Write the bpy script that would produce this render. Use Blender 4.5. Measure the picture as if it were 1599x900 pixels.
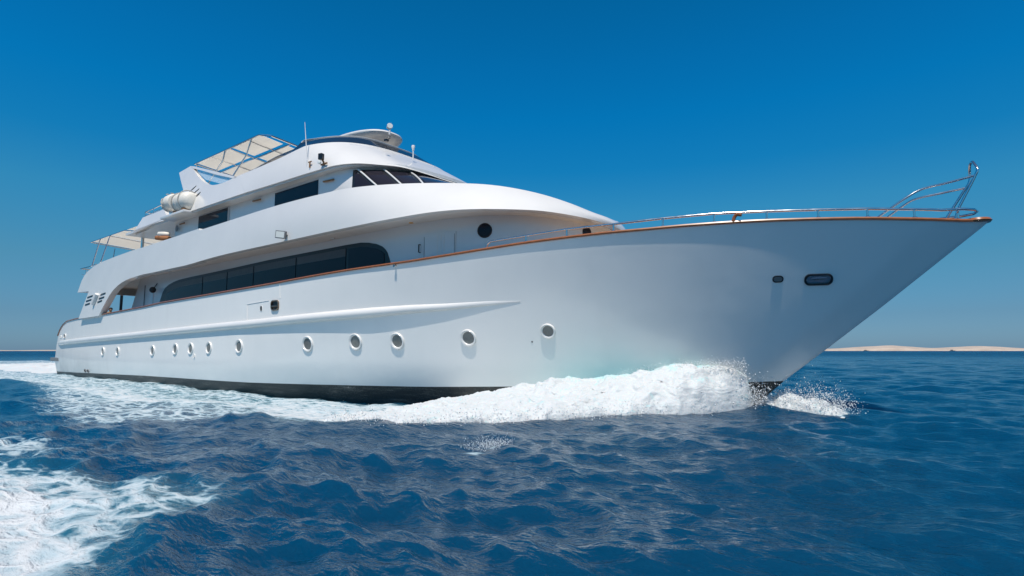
import bpy, bmesh, math, random
import numpy as np
from mathutils import Vector, Matrix
rnd = random.Random(7); nrs = np.random.RandomState(11)
for o in list(bpy.data.objects): bpy.data.objects.remove(o)
sc = bpy.context.scene; col = sc.collection
# ------------------------------------------------------------------ camera
FPX = 888.0
PITCH = math.atan(98/FPX); AZ = math.radians(51.9)
CAM = np.array([37.8, -13.02, 1.6])
Fh = np.array([-math.cos(AZ), math.sin(AZ), 0.]); RV = np.array([math.sin(AZ), math.cos(AZ), 0.]); UZ = np.array([0, 0, 1.])
FV = Fh*math.cos(PITCH)+UZ*math.sin(PITCH); UV = -Fh*math.sin(PITCH)+UZ*math.cos(PITCH)
cd = bpy.data.cameras.new('camera'); cam = bpy.data.objects.new('camera', cd); col.objects.link(cam)
cd.sensor_width = 36; cd.lens = 36*FPX/1599; cd.clip_start = 0.1; cd.clip_end = 30000
cam.matrix_world = Matrix(((RV[0], UV[0], -FV[0], CAM[0]), (RV[1], UV[1], -FV[1], CAM[1]), (RV[2], UV[2], -FV[2], CAM[2]), (0, 0, 0, 1)))
sc.camera = cam
# ------------------------------------------------------------------ sky and sun
SUN_EL = math.radians(63.5); SUN_H = (0.5, -0.866)          # horizontal direction towards the sun
w = bpy.data.worlds.new("World"); sc.world = w; w.use_nodes = True
nt = w.node_tree; bg = nt.nodes['Background']
sky = nt.nodes.new('ShaderNodeTexSky'); sky.sky_type = 'NISHITA'; sky.sun_disc = False
sky.sun_elevation = SUN_EL; sky.sun_rotation = math.atan2(SUN_H[0], SUN_H[1])
sky.air_density = 1.0; sky.dust_density = 0.5; sky.ozone_density = 1.5
tcw = nt.nodes.new('ShaderNodeTexCoord'); sxw = nt.nodes.new('ShaderNodeSeparateXYZ'); nt.links.new(tcw.outputs['Generated'], sxw.inputs[0])
rw = nt.nodes.new('ShaderNodeValToRGB'); cr_ = rw.color_ramp   # tint of the air by height: deep polarised blue above, pale haze low down
KS = 1.4
SKYT = [(0.0, (.33, .60, 1.10)), (.054, (.285, .535, .85)), (.132, (.265, .665, .845)), (.231, (.165, .845, 1.08)), (.305, (.045, .84, 1.235)), (.385, (.01, .88, 1.38)), (.46, (.01, .86, 1.37)), (.547, (.01, .82, 1.27)), (.85, (.80, .98, 1.08))]
cr_.elements[0].position = 0; cr_.elements[0].color = (*[c/KS for c in SKYT[0][1]], 1)
cr_.elements[1].position = .85; cr_.elements[1].color = (*[c/KS for c in SKYT[-1][1]], 1)
for p_, c_ in SKYT[1:-1]:
    e_ = cr_.elements.new(p_); e_.color = (*[c/KS for c in c_], 1)
nt.links.new(sxw.outputs[2], rw.inputs[0])
mx = nt.nodes.new('ShaderNodeMix'); mx.data_type = 'RGBA'; mx.blend_type = 'MULTIPLY'; mx.inputs[0].default_value = 1
nt.links.new(sky.outputs[0], mx.inputs[6]); nt.links.new(rw.outputs[0], mx.inputs[7]); nt.links.new(mx.outputs[2], bg.inputs[0])
bg.inputs[1].default_value = 0.09*KS
sd = bpy.data.lights.new('sun', 'SUN'); sun = bpy.data.objects.new('sun', sd); col.objects.link(sun)
sd.energy = 4.5; sd.angle = math.radians(0.53); sd.color = (1, 0.93, 0.84)
S = Vector((SUN_H[0]*math.cos(SUN_EL), SUN_H[1]*math.cos(SUN_EL), math.sin(SUN_EL))).normalized()
sun.rotation_euler = S.to_track_quat('Z', 'Y').to_euler()
sc.view_settings.view_transform = 'Standard'; sc.view_settings.look = 'None'; sc.view_settings.exposure = 0.0
WL = 0.30
# ------------------------------------------------------------------ pixel -> place helpers
def ray(x, y):
    d = FV*FPX+RV*(x-799.5)+UV*(450-y); return d/np.linalg.norm(d)
def at_y(x, y, Y): d = ray(x, y); return CAM+d*((Y-CAM[1])/d[1])
def at_z(x, y, Z): d = ray(x, y); return CAM+d*((Z-CAM[2])/d[2])
def at_tilt(x, y, y0, z0, k):          # plane  y = -(y0-k(z-z0))
    d = ray(x, y); t = (-(y0-k*(CAM[2]-z0))-CAM[1])/(d[1]-k*d[2]); return CAM+d*t
def at_fn(x, y, g, t0=4, t1=60):       # first point along the line where g (positive outside) crosses zero
    d = ray(x, y); a = None; t = t0
    while t < t1:
        v = g(CAM+d*t)
        if a is not None and a > 0 and v <= 0:
            lo, hi = t-0.05, t
            for _ in range(25):
                m = (lo+hi)/2
                if g(CAM+d*m) > 0: lo = m
                else: hi = m
            return CAM+d*hi
        a = v; t += 0.05
    return None
# ------------------------------------------------------------------ mesh helpers
def tag(o, label=None, cat=None, group=None, kind=None):
    if label: o['label'] = label
    if cat: o['category'] = cat
    if group: o['group'] = group
    if kind: o['kind'] = kind
    return o
def empty(name, loc):
    o = bpy.data.objects.new(name, None); col.objects.link(o); o.location = loc; return o
def frame_of(d, up=None):
    d = Vector(d).normalized(); u = Vector(up) if up is not None else (Vector((0, 0, 1)) if abs(d.z) < .95 else Vector((1, 0, 0)))
    a = d.cross(u).normalized(); b = a.cross(d).normalized(); return a, b
class MB:
    def __init__(s): s.v = []; s.f = []
    def add(s, vs, fs):
        n = len(s.v); s.v += [tuple(float(c) for c in p) for p in vs]; s.f += [tuple(i+n for i in f) for f in fs]; return s
    def box(s, c, h, R=None):
        R = R or Matrix.Identity(3)
        vs = [Vector(c)+R@Vector((x*h[0], y*h[1], z*h[2])) for x in (-1, 1) for y in (-1, 1) for z in (-1, 1)]
        return s.add(vs, [(0, 1, 3, 2), (4, 6, 7, 5), (0, 4, 5, 1), (2, 3, 7, 6), (0, 2, 6, 4), (1, 5, 7, 3)])
    def rbox(s, c, h, r, R=None, n=4):           # box with rounded outline in its local x-z plane, extruded in y
        R = R or Matrix.Identity(3); pts = []
        for k, (sx, sz) in enumerate(((1, 1), (-1, 1), (-1, -1), (1, -1))):
            for j in range(n+1):
                a = math.pi/2*(k+j/n); pts.append((sx*(h[0]-r)+r*math.cos(a), sz*(h[2]-r)+r*math.sin(a)))
        N = len(pts); vs = [Vector(c)+R@Vector((p[0], y, p[1])) for y in (-h[1], h[1]) for p in pts]
        return s.add(vs, [tuple(range(N)), tuple(range(2*N-1, N-1, -1))]+[(i, i+N, (i+1) % N+N, (i+1) % N) for i in range(N)])
    def tube(s, path, r, n=8, closed=False, caps=True):
        P = [Vector([float(c) for c in p]) for p in path]; N = len(P); rr = r if hasattr(r, '__len__') else [r]*N
        vs = []; fs = []; pa = None
        for i, p in enumerate(P):
            if closed: d = P[(i+1) % N]-P[i-1]
            else: d = P[min(i+1, N-1)]-P[max(i-1, 0)]
            d.normalize()
            if pa is None: a, b = frame_of(d)
            else:
                a = (pa-d*pa.dot(d)); a.normalize(); b = a.cross(d)
            pa = a
            for k in range(n):
                t = 2*math.pi*k/n; vs.append(p+a*(rr[i]*math.cos(t))+b*(rr[i]*math.sin(t)))
        M = N if closed else N-1
        for i in range(M):
            for k in range(n):
                j = (i+1) % N; fs.append((i*n+k, i*n+(k+1) % n, j*n+(k+1) % n, j*n+k))
        if not closed and caps: fs += [tuple(range(n))[::-1], tuple((N-1)*n+k for k in range(n))]
        return s.add(vs, fs)
    def sweep(s, frames, prof, closed=True, cap=True):
        """frames: list of (point, A, B); prof: list of (a,b)"""
        n = len(prof); vs = []; fs = []
        for p, A, B in frames:
            for a, b in prof: vs.append(Vector(p)+Vector(A)*a+Vector(B)*b)
        for i in range(len(frames)-1):
            for k in range(n if closed else n-1):
                j = (k+1) % n; fs.append((i*n+k, i*n+j, (i+1)*n+j, (i+1)*n+k))
        if cap and closed: fs += [tuple(range(n))[::-1], tuple((len(frames)-1)*n+k for k in range(n))]
        return s.add(vs, fs)
    def grid(s, rows, closed=False):              # rows: list of equally long point lists
        n = len(rows[0]); vs = [p for r in rows for p in r]; fs = []
        for i in range(len(rows)-1):
            for k in range(n if closed else n-1):
                j = (k+1) % n; fs.append((i*n+k, i*n+j, (i+1)*n+j, (i+1)*n+k))
        return s.add(vs, fs)
    def prism(s, out, th):                        # out: 3-D outline (planar), th: thickness vector
        N = len(out); a = [Vector([float(c) for c in p]) for p in out]; b = [p+Vector(th) for p in a]
        return s.add(a+b, [tuple(range(N)), tuple(range(2*N-1, N-1, -1))]+[(i, i+N, (i+1) % N+N, (i+1) % N) for i in range(N)])
    def lathe(s, o, axis, prof, n=20, caps=True):  # prof: (distance along axis, radius)
        d = Vector(axis).normalized(); a, b = frame_of(d); o = Vector([float(c) for c in o]); rows = []
        for h, r in prof: rows.append([o+d*h+a*(r*math.cos(2*math.pi*k/n))+b*(r*math.sin(2*math.pi*k/n)) for k in range(n)])
        m = len(s.v); s.grid(rows, True); L = len(prof)
        if caps: s.f += [tuple(m+k for k in range(n))[::-1], tuple(m+(L-1)*n+k for k in range(n))]
        return s
    def mirror(s):
        n = len(s.v); s.v += [(x, -y, z) for x, y, z in s.v]; s.f += [tuple(i+n for i in f)[::-1] for f in list(s.f)]; return s
    def build(s, name, mat, parent=None, smooth=35, bevel=0, weld=False, mats=None, midx=None):
        me = bpy.data.meshes.new(name); me.from_pydata(s.v, [], s.f)
        bm = bmesh.new(); bm.from_mesh(me)
        if weld: bmesh.ops.remove_doubles(bm, verts=bm.verts, dist=1e-4)
        if weld != 'keep': bmesh.ops.recalc_face_normals(bm, faces=bm.faces)
        if bevel:
            es = [e for e in bm.edges if len(e.link_faces) == 2 and e.calc_face_angle(0) > math.radians(40)]
            bmesh.ops.bevel(bm, geom=es, offset=bevel, segments=2, profile=.6, affect='EDGES', clamp_overlap=True)
        bm.to_mesh(me); bm.free()
        if smooth:
            me.polygons.foreach_set('use_smooth', [True]*len(me.polygons)); me.set_sharp_from_angle(angle=math.radians(smooth))
        for m in (mats or [mat]): me.materials.append(m)
        if midx: me.polygons.foreach_set('material_index', [midx(p) for p in me.polygons])
        o = bpy.data.objects.new(name, me); col.objects.link(o)
        if parent: o.parent = parent; o.matrix_parent_inverse = Matrix.Identity(4)
        return o
def both(mb, name, m, parent, **k):
    a = mb.build(name, m, parent, **k); p = MB(); p.v = [(x, -y, z) for x, y, z in mb.v]; p.f = [f[::-1] for f in mb.f]; p.build(name, m, parent, **k); return a
def interp(t, xs): return float(np.interp(t, [a for a, b in xs], [b for a, b in xs]))
def cr(pts, n=60, ends=True):                     # smooth curve through points, n samples evenly by length
    P = [np.array(p, float) for p in pts]; Q = []
    E = [2*P[0]-P[1]]+P+[2*P[-1]-P[-2]]
    for i in range(1, len(E)-2):
        p0, p1, p2, p3 = E[i-1:i+3]
        d1 = max(np.linalg.norm(p1-p0), 1e-6)**.5; d2 = max(np.linalg.norm(p2-p1), 1e-6)**.5; d3 = max(np.linalg.norm(p3-p2), 1e-6)**.5
        m1 = ((p1-p0)/d1-(p2-p0)/(d1+d2)+(p2-p1)/d2)*d2; m2 = ((p2-p1)/d2-(p3-p1)/(d2+d3)+(p3-p2)/d3)*d2
        for k in range(16):
            t = k/16; t2 = t*t; t3 = t2*t
            Q.append((2*t3-3*t2+1)*p1+(t3-2*t2+t)*m1+(-2*t3+3*t2)*p2+(t3-t2)*m2)
    Q.append(P[-1]); Q = np.array(Q); L = np.concatenate([[0], np.cumsum(np.linalg.norm(np.diff(Q, axis=0), axis=1))])
    u = np.linspace(0, L[-1], n); return [np.array([np.interp(a, L, Q[:, c]) for c in range(Q.shape[1])]) for a in u]
# ------------------------------------------------------------------ materials
def mat(name, color, rough=.5, metal=0, coat=0, spec=.5, noise=0, nscale=3, bump=0, bscale=20, rvar=0, trans=0, ior=1.5, alpha=1, emit=None, sss=0):
    m = bpy.data.materials.new(name); m.use_nodes = True; t = m.node_tree; b = t.nodes['Principled BSDF']
    b.inputs['Base Color'].default_value = (*color, 1); b.inputs['Roughness'].default_value = rough; b.inputs['Metallic'].default_value = metal
    b.inputs['Coat Weight'].default_value = coat; b.inputs['Coat Roughness'].default_value = .08; b.inputs['Specular IOR Level'].default_value = spec
    b.inputs['Transmission Weight'].default_value = trans; b.inputs['IOR'].default_value = ior; b.inputs['Alpha'].default_value = alpha
    b.inputs['Subsurface Weight'].default_value = sss
    tc = t.nodes.new('ShaderNodeTexCoord')
    if noise or rvar:
        n = t.nodes.new('ShaderNodeTexNoise'); n.inputs['Scale'].default_value = nscale; n.inputs['Detail'].default_value = 6; n.inputs['Roughness'].default_value = .6
        t.links.new(tc.outputs['Object'], n.inputs['Vector'])
        if noise:
            r = t.nodes.new('ShaderNodeMapRange'); r.inputs[1].default_value = .3; r.inputs[2].default_value = .7
            r.inputs[3].default_value = 1-noise; r.inputs[4].default_value = 1+noise*.4
            mm = t.nodes.new('ShaderNodeVectorMath'); mm.operation = 'SCALE'; mm.inputs[0].default_value = color
            t.links.new(n.outputs['Fac'], r.inputs[0]); t.links.new(r.outputs[0], mm.inputs['Scale']); t.links.new(mm.outputs[0], b.inputs['Base Color'])
        if rvar:
            r = t.nodes.new('ShaderNodeMapRange'); r.inputs[1].default_value = .3; r.inputs[2].default_value = .7
            r.inputs[3].default_value = max(0, rough-rvar); r.inputs[4].default_value = rough+rvar
            t.links.new(n.outputs['Fac'], r.inputs[0]); t.links.new(r.outputs[0], b.inputs['Roughness'])
    if bump:
        n = t.nodes.new('ShaderNodeTexNoise'); n.inputs['Scale'].default_value = bscale; n.inputs['Detail'].default_value = 4
        bp = t.nodes.new('ShaderNodeBump'); bp.inputs['Strength'].default_value = 1; bp.inputs['Distance'].default_value = bump
        t.links.new(tc.outputs['Object'], n.inputs['Vector']); t.links.new(n.outputs['Fac'], bp.inputs['Height']); t.links.new(bp.outputs[0], b.inputs['Normal'])
    if emit: b.inputs['Emission Color'].default_value = (*emit, 1); b.inputs['Emission Strength'].default_value = 1
    return m
M = dict(
    white=mat('gelcoat', (.76, .74, .71), .22, coat=.35, noise=.035, nscale=.7, bump=.004, bscale=1.1, rvar=.05),
    cream=mat('cream_paint', (.74, .70, .64), .45, noise=.05, nscale=1.2),
    teak=mat('teak_varnish', (.36, .115, .036), .3, coat=.4, noise=.3, nscale=9),
    deck=mat('teak_deck', (.38, .25, .15), .6, noise=.2, nscale=5),
    black=mat('black_trim', (.012, .012, .014), .3),
    glass=mat('dark_glass', (.020, .018, .026), .05, spec=.2, bump=.0006, bscale=2.5),
    tint=mat('tinted_screen', (.008, .014, .026), .08, spec=.14),
    steel=mat('stainless', (.66, .66, .66), .18, metal=1, rvar=.06, nscale=6),
    bronze=mat('worn_steel_lip', (.30, .22, .16), .38, metal=1, noise=.35, nscale=14),
    canvas=mat('awning_canvas', (.84, .80, .74), .8, noise=.06, nscale=4, bump=.004, bscale=3),
    canister=mat('cream_canister', (.76, .72, .64), .5, noise=.12, nscale=4),
    net=mat('grey_rope', (.42, .40, .36), .9, noise=.2, nscale=20),
    rust=mat('brown_bracket', (.28, .15, .07), .7, noise=.3, nscale=20),
    lens=mat('lamp_lens', (.75, .75, .7), .1, coat=1),
    grey=mat('grey_plastic', (.18, .18, .18), .5),
    shirt=mat('tan_shirt', (.35, .2, .08), .9), skin=mat('skin', (.35, .2, .13), .6, sss=.1), hair=mat('dark_hair', (.01, .008, .006), .7),
    brown=mat('brown_cushion', (.32, .13, .05), .8, noise=.2, nscale=10),
    sand=mat('desert_sand', (.47, .38, .31), .95, noise=.25, nscale=.012),
)
# canvas lets light through
t = M['canvas'].node_tree; b = t.nodes['Principled BSDF']; tr = t.nodes.new('ShaderNodeBsdfTranslucent'); tr.inputs[0].default_value = (.90, .87, .81, 1)
ms = t.nodes.new('ShaderNodeMixShader'); ms.inputs[0].default_value = .6; out = t.nodes['Material Output']
t.links.new(b.outputs[0], ms.inputs[1]); t.links.new(tr.outputs[0], ms.inputs[2]); t.links.new(ms.outputs[0], out.inputs[0])
# hull paint: streaks and soot as real dirt, long soft unfairness in the plating
def hull_paint():
    m = bpy.data.materials.new('hull_paint'); m.use_nodes = True; t = m.node_tree; L = t.links.new; N = t.nodes.new; b = t.nodes['Principled BSDF']
    tc = N('ShaderNodeTexCoord'); mp = N('ShaderNodeMapping'); mp.inputs['Scale'].default_value = (1.1, 1.1, .2); L(tc.outputs['Object'], mp.inputs[0])
    n1 = N('ShaderNodeTexNoise'); n1.inputs['Scale'].default_value = 1.6; n1.inputs['Detail'].default_value = 7; L(mp.outputs[0], n1.inputs[0])
    n2 = N('ShaderNodeTexNoise'); n2.inputs['Scale'].default_value = .35; n2.inputs['Detail'].default_value = 4; L(tc.outputs['Object'], n2.inputs[0])
    r1 = N('ShaderNodeMapRange'); r1.inputs[1].default_value = .45; r1.inputs[2].default_value = .8; r1.inputs[4].default_value = .07; L(n1.outputs['Fac'], r1.inputs[0])
    r2 = N('ShaderNodeMapRange'); r2.inputs[1].default_value = .35; r2.inputs[2].default_value = .7; r2.inputs[3].default_value = .25; L(n2.outputs['Fac'], r2.inputs[0])
    mu = N('ShaderNodeMath'); mu.operation = 'MULTIPLY'; L(r1.outputs[0], mu.inputs[0]); L(r2.outputs[0], mu.inputs[1])
    # exhaust soot near the stern quarter
    sx = N('ShaderNodeSeparateXYZ'); L(tc.outputs['Object'], sx.inputs[0])
    a = N('ShaderNodeMapRange'); a.inputs[1].default_value = 9; a.inputs[2].default_value = 2.5; L(sx.outputs[0], a.inputs[0])
    c = N('ShaderNodeMapRange'); c.inputs[1].default_value = 2.0; c.inputs[2].default_value = .8; L(sx.outputs[2], c.inputs[0])
    n3 = N('ShaderNodeTexNoise'); n3.inputs['Scale'].default_value = .9; n3.inputs['Detail'].default_value = 5; L(tc.outputs['Object'], n3.inputs[0])
    so = N('ShaderNodeMath'); so.operation = 'MULTIPLY'; L(a.outputs[0], so.inputs[0]); L(c.outputs[0], so.inputs[1])
    s2 = N('ShaderNodeMath'); s2.operation = 'MULTIPLY'; L(so.outputs[0], s2.inputs[0]); L(n3.outputs['Fac'], s2.inputs[1])
    s3 = N('ShaderNodeMath'); s3.operation = 'MULTIPLY'; s3.inputs[1].default_value = .75; L(s2.outputs[0], s3.inputs[0])
    ad = N('ShaderNodeMath'); ad.operation = 'ADD'; ad.use_clamp = True; L(mu.outputs[0], ad.inputs[0]); L(s3.outputs[0], ad.inputs[1])
    mix = N('ShaderNodeMix'); mix.data_type = 'RGBA'; mix.inputs[6].default_value = (.85, .83, .795, 1); mix.inputs[7].default_value = (.25, .24, .22, 1)
    L(ad.outputs[0], mix.inputs[0]); L(mix.outputs[2], b.inputs['Base Color'])
    rr = N('ShaderNodeMapRange'); rr.inputs[3].default_value = .16; rr.inputs[4].default_value = .32; L(n2.outputs['Fac'], rr.inputs[0]); L(rr.outputs[0], b.inputs['Roughness'])
    b.inputs['Coat Weight'].default_value = .3; b.inputs['Coat Roughness'].default_value = .08
    n4 = N('ShaderNodeTexNoise'); n4.inputs['Scale'].default_value = .8; n4.inputs['Detail'].default_value = 3; L(tc.outputs['Object'], n4.inputs[0])
    bp = N('ShaderNodeBump'); bp.inputs['Distance'].default_value = .012; bp.inputs['Strength'].default_value = 1; L(n4.outputs['Fac'], bp.inputs['Height']); L(bp.outputs[0], b.inputs['Normal'])
    return m
M['hull'] = hull_paint()
def fouling():
    m = bpy.data.materials.new('antifouling'); m.use_nodes = True; t = m.node_tree; L = t.links.new; N = t.nodes.new; b = t.nodes['Principled BSDF']
    tc = N('ShaderNodeTexCoord'); mp = N('ShaderNodeMapping'); mp.inputs['Scale'].default_value = (.5, .5, 5); L(tc.outputs['Object'], mp.inputs[0])
    n = N('ShaderNodeTexNoise'); n.inputs['Scale'].default_value = 1.5; n.inputs['Detail'].default_value = 8; n.inputs['Roughness'].default_value = .7; L(mp.outputs[0], n.inputs[0])
    n2 = N('ShaderNodeTexNoise'); n2.inputs['Scale'].default_value = 30; n2.inputs['Detail'].default_value = 6; L(tc.outputs['Object'], n2.inputs[0])
    ad = N('ShaderNodeMath'); ad.operation = 'MULTIPLY_ADD'; ad.inputs[1].default_value = .35; L(n2.outputs['Fac'], ad.inputs[0]); L(n.outputs['Fac'], ad.inputs[2])
    r = N('ShaderNodeValToRGB'); e = r.color_ramp.elements; e[0].position = .55; e[0].color = (.018, .02, .021, 1); e[1].position = .88; e[1].color = (.16, .15, .13, 1)
    x = e.new(.72); x.color = (.035, .037, .036, 1)
    L(ad.outputs[0], r.inputs[0]); L(r.outputs[0], b.inputs['Base Color']); b.inputs['Roughness'].default_value = .35
    bp = N('ShaderNodeBump'); bp.inputs['Distance'].default_value = .02; L(n2.outputs['Fac'], bp.inputs['Height']); L(bp.outputs[0], b.inputs['Normal'])
    return m
M['foul'] = fouling()
def foam_mat():
    m = bpy.data.materials.new('sea_foam'); m.use_nodes = True; t = m.node_tree; L = t.links.new; N = t.nodes.new; b = t.nodes['Principled BSDF']
    tc = N('ShaderNodeTexCoord')
    n = N('ShaderNodeTexNoise'); n.inputs['Scale'].default_value = 3.5; n.inputs['Detail'].default_value = 10; n.inputs['Roughness'].default_value = .72; L(tc.outputs['Object'], n.inputs[0])
    at = N('ShaderNodeAttribute'); at.attribute_name = 'teal'
    mq = N('ShaderNodeMapping'); mq.inputs['Scale'].default_value = (1.6, .7, 1.2); mq.inputs['Rotation'].default_value = (0, 0, .5); L(tc.outputs['Object'], mq.inputs[0])
    nq = N('ShaderNodeTexNoise'); nq.inputs['Scale'].default_value = 2.4; nq.inputs['Detail'].default_value = 9; nq.inputs['Roughness'].default_value = .7; nq.inputs['Distortion'].default_value = .8; L(mq.outputs[0], nq.inputs[0])
    rq = N('ShaderNodeMapRange'); rq.inputs[1].default_value = .52; rq.inputs[2].default_value = .75; rq.inputs[3].default_value = 0; rq.inputs[4].default_value = .33; L(nq.outputs['Fac'], rq.inputs[0])
    a0 = N('ShaderNodeMath'); a0.operation = 'ADD'; L(n.outputs['Fac'], a0.inputs[0]); L(rq.outputs[0], a0.inputs[1])
    ad = N('ShaderNodeMath'); ad.operation = 'ADD'; L(a0.outputs[0], ad.inputs[0]); L(at.outputs['Fac'], ad.inputs[1])
    r = N('ShaderNodeValToRGB'); e = r.color_ramp.elements; e[0].position = .62; e[0].color = (.60, .62, .62, 1); e[1].position = 1.15 if False else 1; e[1].color = (.06, .30, .33, 1)
    x = e.new(.80); x.color = (.45, .66, .66, 1)
    L(ad.outputs[0], r.inputs[0]); L(r.outputs[0], b.inputs['Base Color'])
    b.inputs['Roughness'].default_value = .55; b.inputs['Subsurface Weight'].default_value = .35; b.inputs['Subsurface Radius'].default_value = (.06, .1, .12); b.inputs['Subsurface Scale'].default_value = .5
    n2 = N('ShaderNodeTexNoise'); n2.inputs['Scale'].default_value = 7; n2.inputs['Detail'].default_value = 8; n2.inputs['Roughness'].default_value = .62; mpf = N('ShaderNodeMapping'); mpf.inputs['Scale'].default_value = (1, .45, .6); mpf.inputs['Rotation'].default_value = (0, 0, .5); L(tc.outputs['Object'], mpf.inputs[0]); L(mpf.outputs[0], n2.inputs[0])
    bp = N('ShaderNodeBump'); bp.inputs['Distance'].default_value = .06; bp.inputs['Strength'].default_value = .7; L(n2.outputs['Fac'], bp.inputs['Height']); L(bp.outputs[0], b.inputs['Normal'])
    return m
M['foam'] = foam_mat()
def water_mat():
    m = bpy.data.materials.new('sea_water'); m.use_nodes = True; t = m.node_tree; L = t.links.new; N = t.nodes.new; b = t.nodes['Principled BSDF']; out = t.nodes['Material Output']
    tc = N('ShaderNodeTexCoord'); at = N('ShaderNodeAttribute'); at.attribute_name = 'foam'
    ar = N('ShaderNodeAttribute'); ar.attribute_name = 'aerated'
    mc = N('ShaderNodeMix'); mc.data_type = 'RGBA'; mc.inputs[6].default_value = (.0008, .040, .092, 1); mc.inputs[7].default_value = (.07, .30, .34, 1)
    L(ar.outputs['Fac'], mc.inputs[0]); L(mc.outputs[2], b.inputs['Base Color'])
    b.inputs['IOR'].default_value = 1.333; b.inputs['Subsurface Weight'].default_value = .45; b.inputs['Subsurface Scale'].default_value = 6; b.inputs['Subsurface Radius'].default_value = (.5, .9, 1.0)
    fa = N('ShaderNodeAttribute'); fa.attribute_name = 'unresolved'; fr_ = N('ShaderNodeMapRange'); fr_.inputs[3].default_value = .08; fr_.inputs[4].default_value = .42
    L(fa.outputs['Fac'], fr_.inputs[0]); L(fr_.outputs[0], b.inputs['Roughness'])
    # ripples
    mp = N('ShaderNodeMapping'); mp.inputs['Rotation'].default_value = (0, 0, math.radians(20)); mp.inputs['Scale'].default_value = (1, 2.1, 1); L(tc.outputs['Object'], mp.inputs[0])
    hs = []
    for sc_, d_, amp in ((1.1, 5, .05), (4.0, 4, .040), (14, 3, .010)):
        n = N('ShaderNodeTexNoise'); n.inputs['Scale'].default_value = sc_; n.inputs['Detail'].default_value = d_; n.inputs['Distortion'].default_value = .4; L(mp.outputs[0], n.inputs[0])
        q = N('ShaderNodeMath'); q.operation = 'MULTIPLY'; q.inputs[1].default_value = amp; L(n.outputs['Fac'], q.inputs[0]); hs.append(q)
    a1 = N('ShaderNodeMath'); a1.operation = 'ADD'; L(hs[0].outputs[0], a1.inputs[0]); L(hs[1].outputs[0], a1.inputs[1])
    a2 = N('ShaderNodeMath'); a2.operation = 'ADD'; L(a1.outputs[0], a2.inputs[0]); L(hs[2].outputs[0], a2.inputs[1])
    bp = N('ShaderNodeBump'); bp.inputs['Distance'].default_value = 1; bp.inputs['Strength'].default_value = 1; L(a2.outputs[0], bp.inputs['Height']); L(bp.outputs[0], b.inputs['Normal'])
    # foam lace
    mp2 = N('ShaderNodeMapping'); mp2.inputs['Rotation'].default_value = (0, 0, math.radians(-12)); mp2.inputs['Scale'].default_value = (.8, 1.5, 1); L(tc.outputs['Object'], mp2.inputs[0])
    nd = N('ShaderNodeTexNoise'); nd.inputs['Scale'].default_value = 2.2; nd.inputs['Detail'].default_value = 5; L(mp2.outputs[0], nd.inputs[0])
    dm = N('ShaderNodeVectorMath'); dm.operation = 'MULTIPLY_ADD'; dm.inputs[1].default_value = (.55, .55, 0); L(nd.outputs['Color'], dm.inputs[0]); L(mp2.outputs[0], dm.inputs[2])
    v = N('ShaderNodeTexVoronoi'); v.feature = 'DISTANCE_TO_EDGE'; v.inputs['Scale'].default_value = 2.6; L(dm.outputs[0], v.inputs['Vector'])
    v2 = N('ShaderNodeTexVoronoi'); v2.feature = 'DISTANCE_TO_EDGE'; v2.inputs['Scale'].default_value = 7; L(dm.outputs[0], v2.inputs['Vector'])
    n1 = N('ShaderNodeTexNoise'); n1.inputs['Scale'].default_value = 1.7; n1.inputs['Detail'].default_value = 9; n1.inputs['Roughness'].default_value = .68; n1.inputs['Distortion'].default_value = .6; L(mp2.outputs[0], n1.inputs[0])
    e1 = N('ShaderNodeMapRange'); e1.inputs[1].default_value = 0; e1.inputs[2].default_value = .25; e1.inputs[3].default_value = .20; e1.inputs[4].default_value = -.08; L(v.outputs['Distance'], e1.inputs[0])
    e2 = N('ShaderNodeMapRange'); e2.inputs[1].default_value = 0; e2.inputs[2].default_value = .3; e2.inputs[3].default_value = .09; e2.inputs[4].default_value = -.05; L(v2.outputs['Distance'], e2.inputs[0])
    s1 = N('ShaderNodeMath'); s1.operation = 'ADD'; L(n1.outputs['Fac'], s1.inputs[0]); L(e1.outputs[0], s1.inputs[1])
    s2 = N('ShaderNodeMath'); s2.operation = 'ADD'; L(s1.outputs[0], s2.inputs[0]); L(e2.outputs[0], s2.inputs[1])
    s3 = N('ShaderNodeMath'); s3.operation = 'ADD'; L(s2.outputs[0], s3.inputs[0]); L(at.outputs['Fac'], s3.inputs[1])
    th = N('ShaderNodeMapRange'); th.interpolation_type = 'SMOOTHSTEP'; th.inputs[1].default_value = .93; th.inputs[2].default_value = 1.22; L(s3.outputs[0], th.inputs[0])
    fb = N('ShaderNodeBsdfPrincipled'); fb.inputs['Roughness'].default_value = .6
    fr = N('ShaderNodeMapRange'); fr.inputs[1].default_value = 1.05; fr.inputs[2].default_value = 1.5; L(s3.outputs[0], fr.inputs[0])
    fc = N('ShaderNodeMix'); fc.data_type = 'RGBA'; fc.inputs[6].default_value = (.32, .46, .52, 1); fc.inputs[7].default_value = (.64, .66, .67, 1); L(fr.outputs[0], fc.inputs[0]); L(fc.outputs[2], fb.inputs['Base Color'])
    b2 = N('ShaderNodeBump'); b2.inputs['Distance'].default_value = .06; b2.inputs['Strength'].default_value = 1; L(s2.outputs[0], b2.inputs['Height']); L(bp.outputs[0], b2.inputs['Normal']); L(b2.outputs[0], fb.inputs['Normal'])
    ms = N('ShaderNodeMixShader'); L(th.outputs[0], ms.inputs[0]); L(b.outputs[0], ms.inputs[1]); L(fb.outputs[0], ms.inputs[2]); L(ms.outputs[0], out.inputs[0])
    return m
M['water'] = water_mat()
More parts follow.
